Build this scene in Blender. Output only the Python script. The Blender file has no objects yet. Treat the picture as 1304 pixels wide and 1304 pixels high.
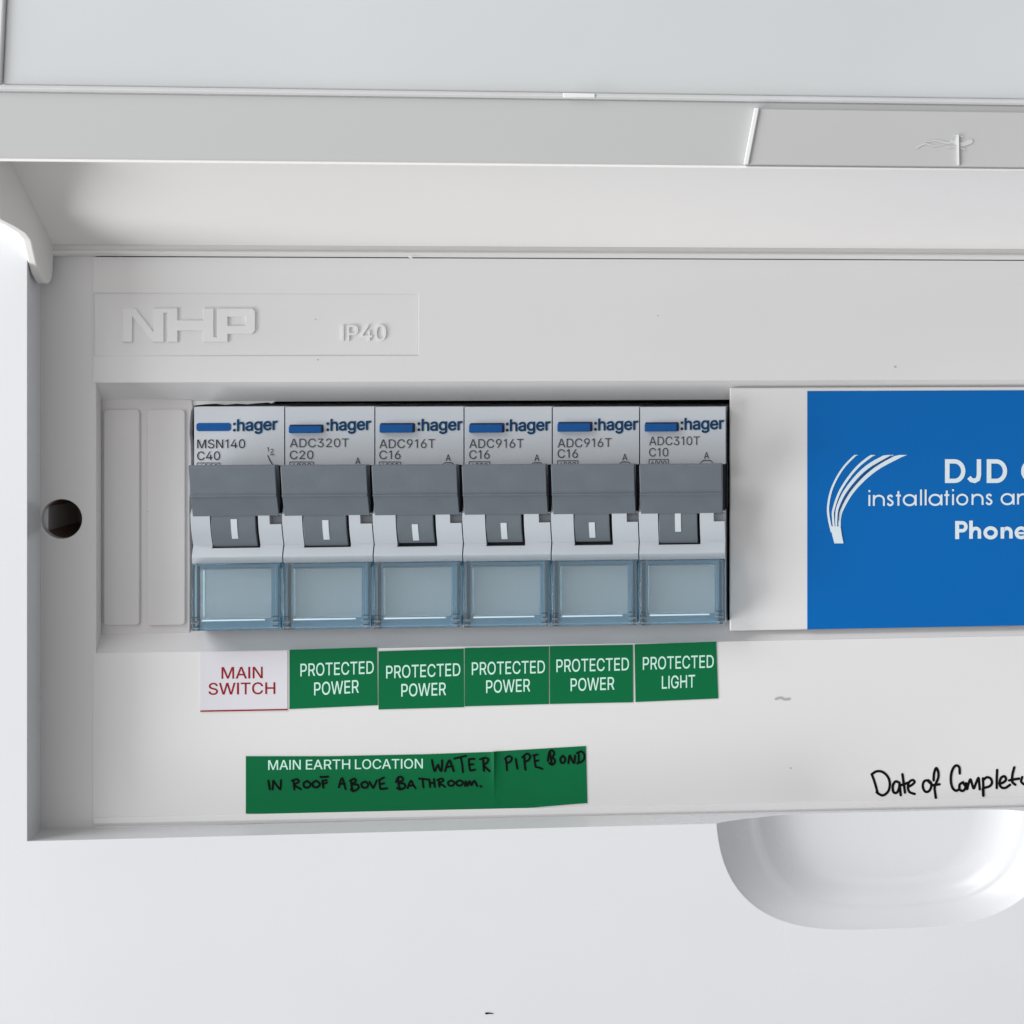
import bpy, bmesh, math, json
from mathutils import Vector
from mathutils.geometry import tessellate_polygon

# ------------------------------------------------------------------ camera, world, lamps, exposure
scene = bpy.context.scene
COL = scene.collection
R = math.radians
F_PX, XP, YP = 4200.0, 2034.0, 419.0          # focal length and principal point, in pixels of the (cropped) photograph
DIST = 0.72                                   # camera to the front of the board, metres
THETA = math.atan(0.2106)                     # camera turned to the right of the board's normal
cam_data = bpy.data.cameras.new("camera")
cam = bpy.data.objects.new("camera", cam_data); COL.objects.link(cam)
cam.location = (0, -DIST, 0)
cam.rotation_euler = (R(90), 0, -THETA)
cam_data.sensor_width = 36
cam_data.lens = 36 * F_PX / 1304
cam_data.shift_x = -(XP - 652) / 1304         # the photograph is a crop from the left of a wider frame
cam_data.shift_y = -(652 - YP) / 1304
cam_data.clip_start = 0.02
cam_data.clip_end = 60
scene.camera = cam

world = bpy.data.worlds.new("World"); scene.world = world
world.use_nodes = True
bg = world.node_tree.nodes["Background"]
bg.inputs["Color"].default_value = (0.93, 0.96, 1.0, 1)
bg.inputs["Strength"].default_value = 0.26

def area(name, loc, target, size, power, color, size_y=None):
    d = bpy.data.lights.new(name, "AREA"); d.energy = power; d.color = color
    d.shape = "RECTANGLE"; d.size = size; d.size_y = size_y or size
    o = bpy.data.objects.new(name, d); COL.objects.link(o); o.location = loc
    o.rotation_euler = (Vector(target) - Vector(loc)).to_track_quat("-Z", "Y").to_euler()
    return o
area("window_light", (-2.3, -0.95, -1.05), (-0.08, 0, -0.04), 1.5, 62, (0.97, 0.985, 1.0), 1.5)
area("added_fill_light", (-0.55, -1.9, 0.05), (-0.15, 0, -0.02), 2.6, 9, (1.0, 0.98, 0.95), 1.0)  # unseen fill panel added for the lid's reflection and softer shade
area("ceiling_light", (-1.6, -1.05, 1.45), (-0.05, 0, -0.08), 1.4, 36, (0.98, 0.985, 1.0))

vs = scene.view_settings
scene.display_settings.display_device = "sRGB"
vs.view_transform = "Standard"; vs.look = "None"; vs.exposure = 0.08; vs.gamma = 1
vs.use_curve_mapping = False
scene.cycles.max_bounces = 10
scene.cycles.transmission_bounces = 10
scene.cycles.sample_clamp_indirect = 4

# ------------------------------------------------------------------ helpers
CT, ST = math.cos(THETA), math.sin(THETA)
def W(px, py, Y=0.0):
    """the point of the plane that lies Y mm behind the board's front, seen at a pixel of the photograph"""
    u = (px - XP) / F_PX; v = (YP - py) / F_PX
    t = (DIST + Y / 1000) / (-u * ST + CT)
    return Vector(((u * CT + ST) * t, Y / 1000, v * t))

def srgb(r, g, b):
    f = lambda c: (c / 255 / 12.92) if c <= 10 else ((c / 255 + 0.055) / 1.055) ** 2.4
    return (f(r), f(g), f(b), 1)

def mat(name, col, rough=0.4, bump=0.0, bscale=900, spec=0.5, vary=0.0, vscale=25, specks=False, coat=0.0):
    m = bpy.data.materials.new(name); m.use_nodes = True
    nt = m.node_tree; N = nt.nodes; L = nt.links
    b = N["Principled BSDF"]
    b.inputs["Base Color"].default_value = col
    b.inputs["Roughness"].default_value = rough
    b.inputs["Specular IOR Level"].default_value = spec
    b.inputs["Coat Weight"].default_value = coat
    tc = N.new("ShaderNodeTexCoord")
    if vary or specks:
        n = N.new("ShaderNodeTexNoise"); n.inputs["Scale"].default_value = vscale; n.inputs["Detail"].default_value = 4
        L.new(tc.outputs["Object"], n.inputs["Vector"])
        r = N.new("ShaderNodeMapRange")
        r.inputs["From Min"].default_value = 0.3; r.inputs["From Max"].default_value = 0.7
        r.inputs["To Min"].default_value = 1 - vary; r.inputs["To Max"].default_value = 1 + vary * 0.3
        L.new(n.outputs["Fac"], r.inputs["Value"])
        mx = N.new("ShaderNodeMix"); mx.data_type = "RGBA"; mx.blend_type = "MULTIPLY"; mx.inputs[0].default_value = 1
        mx.inputs[6].default_value = col
        L.new(r.outputs["Result"], mx.inputs[7])
        last = mx.outputs[2]
        rr = N.new("ShaderNodeMapRange")
        rr.inputs["To Min"].default_value = rough * 0.8; rr.inputs["To Max"].default_value = min(1, rough * 1.25)
        L.new(n.outputs["Fac"], rr.inputs["Value"]); L.new(rr.outputs["Result"], b.inputs["Roughness"])
        if specks:                              # fly specks and dust nicks
            v = N.new("ShaderNodeTexVoronoi"); v.inputs["Scale"].default_value = 62
            L.new(tc.outputs["Object"], v.inputs["Vector"])
            lt = N.new("ShaderNodeMath"); lt.operation = "LESS_THAN"; lt.inputs[1].default_value = 0.012
            L.new(v.outputs["Distance"], lt.inputs[0])
            sx = N.new("ShaderNodeSeparateColor"); L.new(v.outputs["Color"], sx.inputs[0])
            g = N.new("ShaderNodeMath"); g.operation = "GREATER_THAN"; g.inputs[1].default_value = 0.80
            L.new(sx.outputs[0], g.inputs[0])
            mm = N.new("ShaderNodeMath"); mm.operation = "MULTIPLY"; L.new(lt.outputs[0], mm.inputs[0]); L.new(g.outputs[0], mm.inputs[1])
            m2 = N.new("ShaderNodeMix"); m2.data_type = "RGBA"
            L.new(mm.outputs[0], m2.inputs[0]); L.new(last, m2.inputs[6]); m2.inputs[7].default_value = (0.25, 0.22, 0.2, 1)
            last = m2.outputs[2]
        L.new(last, b.inputs["Base Color"])
    if bump:
        n = N.new("ShaderNodeTexNoise"); n.inputs["Scale"].default_value = bscale; n.inputs["Detail"].default_value = 3
        L.new(tc.outputs["Object"], n.inputs["Vector"])
        bp = N.new("ShaderNodeBump"); bp.inputs["Strength"].default_value = 1; bp.inputs["Distance"].default_value = bump / 1000
        L.new(n.outputs["Fac"], bp.inputs["Height"]); L.new(bp.outputs["Normal"], b.inputs["Normal"])
    return m

M = {}
M["cover"] = mat("white_gloss_plastic", (0.74, 0.745, 0.76, 1), 0.26, 0.006, 500, vary=0.035, vscale=14)
M["panel"] = mat("warm_white_plastic", (0.765, 0.752, 0.748, 1), 0.36, 0.008, 700, vary=0.03, vscale=18, specks=True)
M["raised"] = mat("polished_raised_plastic", (0.79, 0.785, 0.785, 1), 0.28)
M["ridgeglint"] = mat("painted_ridge_glint", (0.62, 0.76, 0.82, 1), 0.2)  # pale opaque colour that paints a glint on the cover's fold
M["slotblue"] = mat("dark_blue_slot", (0.03, 0.06, 0.09, 1), 0.4)
M["beadgrey"] = mat("lid_bead_plastic", (0.69, 0.69, 0.69, 1), 0.35, 0.004, 500, vary=0.05, vscale=60)
M["pad"] = mat("filler_plastic", (0.66, 0.64, 0.635, 1), 0.45, 0.008, 700, vary=0.03, vscale=40)
M["lid"] = mat("lid_plastic", (0.91, 0.88, 0.855, 1), 0.42, 0.006, 500, vary=0.03, vscale=12)
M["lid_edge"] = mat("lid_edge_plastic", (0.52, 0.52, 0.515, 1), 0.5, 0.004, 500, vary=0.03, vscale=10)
M["window"] = mat("lid_window_panel", (0.68, 0.695, 0.70, 1), 0.22, 0.0, vary=0.06, vscale=9, coat=0.8)
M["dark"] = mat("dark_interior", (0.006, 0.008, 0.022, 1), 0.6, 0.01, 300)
M["breaker"] = mat("breaker_plastic", (0.55, 0.585, 0.625, 1), 0.38, 0.012, 1400, vary=0.04, vscale=60)
M["toggle"] = mat("toggle_grey_plastic", (0.145, 0.168, 0.192, 1), 0.42, 0.022, 1300, vary=0.07, vscale=200)
M["mark"] = mat("white_mark", (0.62, 0.68, 0.71, 1), 0.5, 0.004)
M["blue"] = mat("blue_button_plastic", (0.0, 0.085, 0.31, 1), 0.4, 0.004, spec=0.2, vary=0.1, vscale=200)
M["navy"] = mat("navy_print", (0.0, 0.045, 0.13, 1), 0.6, spec=0.15)
M["ink"] = mat("grey_black_print", (0.018, 0.02, 0.024, 1), 0.6, spec=0.15)
M["inkpale"] = mat("faded_grey_print", (0.07, 0.075, 0.085, 1), 0.6, spec=0.15)
M["green"] = mat("green_label_vinyl", (0.0, 0.155, 0.052, 1), 0.45, 0.01, 300, spec=0.12, vary=0.12, vscale=30)
M["greenprint"] = mat("pale_green_print", (0.58, 0.86, 0.74, 1), 0.5)
M["whitelabel"] = mat("white_label_vinyl", (0.72, 0.70, 0.74, 1), 0.35, 0.006, 300, vary=0.02)
M["redprint"] = mat("dark_red_print", (0.31, 0.008, 0.014, 1), 0.6, spec=0.15)
M["marker"] = mat("black_marker_ink", (0.003, 0.004, 0.004, 1), 0.6, spec=0.08)
M["sticker"] = mat("blue_sticker_vinyl", (0.0, 0.135, 0.46, 1), 0.4, 0.004, 300, spec=0.1, vary=0.05, vscale=40)
M["stickerprint"] = mat("white_sticker_print", (0.72, 0.82, 0.86, 1), 0.45)
M["sleeve"] = mat("brown_grey_sleeve", (0.26, 0.18, 0.15, 1), 0.5)
M["catch"] = mat("catch_plastic", (0.535, 0.53, 0.525, 1), 0.45, 0.004, 500, vary=0.05, vscale=20)
M["bright"] = mat("bright_white_edge", (0.82, 0.82, 0.82, 1), 0.3)
M["scuff"] = mat("white_scuff", (0.60, 0.60, 0.60, 1), 0.6)
M["scuff2"] = mat("pencil_grey", (0.42, 0.42, 0.43, 1), 0.6)
M["navydark"] = mat("dark_navy_plastic", (0.004, 0.012, 0.05, 1), 0.5)
M["wall"] = mat("painted_wall", (0.78, 0.76, 0.73, 1), 0.8, 0.15, 120, vary=0.03)

def glass_mat():
    m = bpy.data.materials.new("pale_blue_clear_plastic"); m.use_nodes = True
    b = m.node_tree.nodes["Principled BSDF"]
    b.inputs["Base Color"].default_value = (0.93, 0.97, 0.98, 1)
    va = m.node_tree.nodes.new("ShaderNodeVolumeAbsorption")     # a thick edge reads bluer than the thin front
    va.inputs["Color"].default_value = (0.0, 0.62, 0.88, 1); va.inputs["Density"].default_value = 130
    m.node_tree.links.new(va.outputs["Volume"], m.node_tree.nodes["Material Output"].inputs["Volume"])
    b.inputs["Roughness"].default_value = 0.06
    b.inputs["Transmission Weight"].default_value = 0.97
    b.inputs["IOR"].default_value = 1.49
    return m
M["glass"] = glass_mat()

def empty(name, loc, label=None, cat=None, group=None):
    o = bpy.data.objects.new(name, None); COL.objects.link(o); o.location = loc
    o.empty_display_size = 0.01
    tag(o, label, cat, group)
    return o
def tag(o, label=None, cat=None, group=None, kind=None):
    if label: o["label"] = label
    if cat: o["category"] = cat
    if group: o["group"] = group
    if kind: o["kind"] = kind
    return o
def origin(o):
    v = Vector((0, 0, 0))
    while o is not None: v += o.location; o = o.parent
    return v
def make(name, verts, faces, m, parent=None, bevel=0.0, segs=2, smooth=35, loc=None, bangle=28):
    """one mesh object from world-space vertices"""
    base = origin(parent) + (Vector(loc) if loc is not None else Vector((0, 0, 0)))
    me = bpy.data.meshes.new(name)
    me.from_pydata([Vector(v) - base for v in verts], [], faces)
    o = bpy.data.objects.new(name, me); COL.objects.link(o)
    o.parent = parent
    if loc is not None: o.location = loc
    bm = bmesh.new(); bm.from_mesh(me); bmesh.ops.recalc_face_normals(bm, faces=bm.faces); bm.to_mesh(me); bm.free()
    me.materials.append(M[m])
    finish(o, bevel, segs, smooth, bangle)
    return o
def finish(o, bevel, segs=2, smooth=35, bangle=28):
    me = o.data
    if smooth:
        me.polygons.foreach_set("use_smooth", [True] * len(me.polygons))
        me.set_sharp_from_angle(angle=R(smooth))
    if bevel:
        b = o.modifiers.new("bevel", "BEVEL"); b.width = bevel / 1000; b.segments = segs
        b.limit_method = "ANGLE"; b.angle_limit = R(bangle); b.use_clamp_overlap = True
        me.polygons.foreach_set("use_smooth", [True] * len(me.polygons))
        me.set_sharp_from_angle(angle=R(89))
        w = o.modifiers.new("normals", "WEIGHTED_NORMAL"); w.keep_sharp = True
def boxv(x0, x1, y0, y1, z0, z1):
    v = [(x, y, z) for x in (x0, x1) for y in (y0, y1) for z in (z0, z1)]
    f = [(0, 1, 3, 2), (4, 6, 7, 5), (0, 4, 5, 1), (2, 3, 7, 6), (0, 2, 6, 4), (1, 5, 7, 3)]
    return [Vector(a) for a in v], f
def box(name, x0, x1, y0, y1, z0, z1, m, parent=None, **k):
    v, f = boxv(x0, x1, y0, y1, z0, z1)
    return make(name, v, f, m, parent, **k)
def prism_x(profile, x0, x1):
    """a (y, z) profile swept along x"""
    n = len(profile)
    v = [(x0, y, z) for y, z in profile] + [(x1, y, z) for y, z in profile]
    f = [tuple(range(n)), tuple(range(n, 2 * n))] + [(i, (i + 1) % n, n + (i + 1) % n, n + i) for i in range(n)]
    return [Vector(a) for a in v], f
def prism_y(outline, y0, y1, scale1=None):
    """an (x, z) outline swept along y"""
    n = len(outline); o2 = scale1 or outline
    v = [(x, y0, z) for x, z in outline] + [(x, y1, z) for x, z in o2]
    f = [tuple(range(n)), tuple(range(n, 2 * n))] + [(i, (i + 1) % n, n + (i + 1) % n, n + i) for i in range(n)]
    return [Vector(a) for a in v], f
def rounded(x0, x1, z0, z1, r, n=5):
    out = []
    for cx, cz, a0 in ((x1 - r, z1 - r, 0), (x0 + r, z1 - r, 90), (x0 + r, z0 + r, 180), (x1 - r, z0 + r, 270)):
        for i in range(n + 1):
            a = R(a0 + 90 * i / n); out.append((cx + r * math.cos(a), cz + r * math.sin(a)))
    return out
def cut(o, cutters):
    """boolean the (verts, faces) cutters out of o, applied at once"""
    base = origin(o)
    mods = list(o.modifiers); saved = [(m.type, {p: getattr(m, p) for p in (("width", "segments", "limit_method", "angle_limit") if m.type == "BEVEL" else ("keep_sharp",))}) for m in mods]
    o.modifiers.clear(); tmp = []
    for v, f in cutters:
        me = bpy.data.meshes.new("cutter"); me.from_pydata([Vector(a) for a in v], [], f)
        bm = bmesh.new(); bm.from_mesh(me); bmesh.ops.recalc_face_normals(bm, faces=bm.faces); bm.to_mesh(me); bm.free()
        c = bpy.data.objects.new("cutter", me); COL.objects.link(c); tmp.append(c)
        b = o.modifiers.new("cut", "BOOLEAN"); b.operation = "DIFFERENCE"; b.object = c; b.solver = "EXACT"
    bpy.context.view_layer.update()
    me = bpy.data.meshes.new_from_object(o.evaluated_get(bpy.context.evaluated_depsgraph_get()))
    o.modifiers.clear(); old = o.data; me.name = old.name; o.data = me
    for c in tmp: bpy.data.objects.remove(c)
    for t, p in saved:
        m = o.modifiers.new(t.lower(), t)
        for k, val in p.items(): setattr(m, k, val)
    return o

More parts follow.
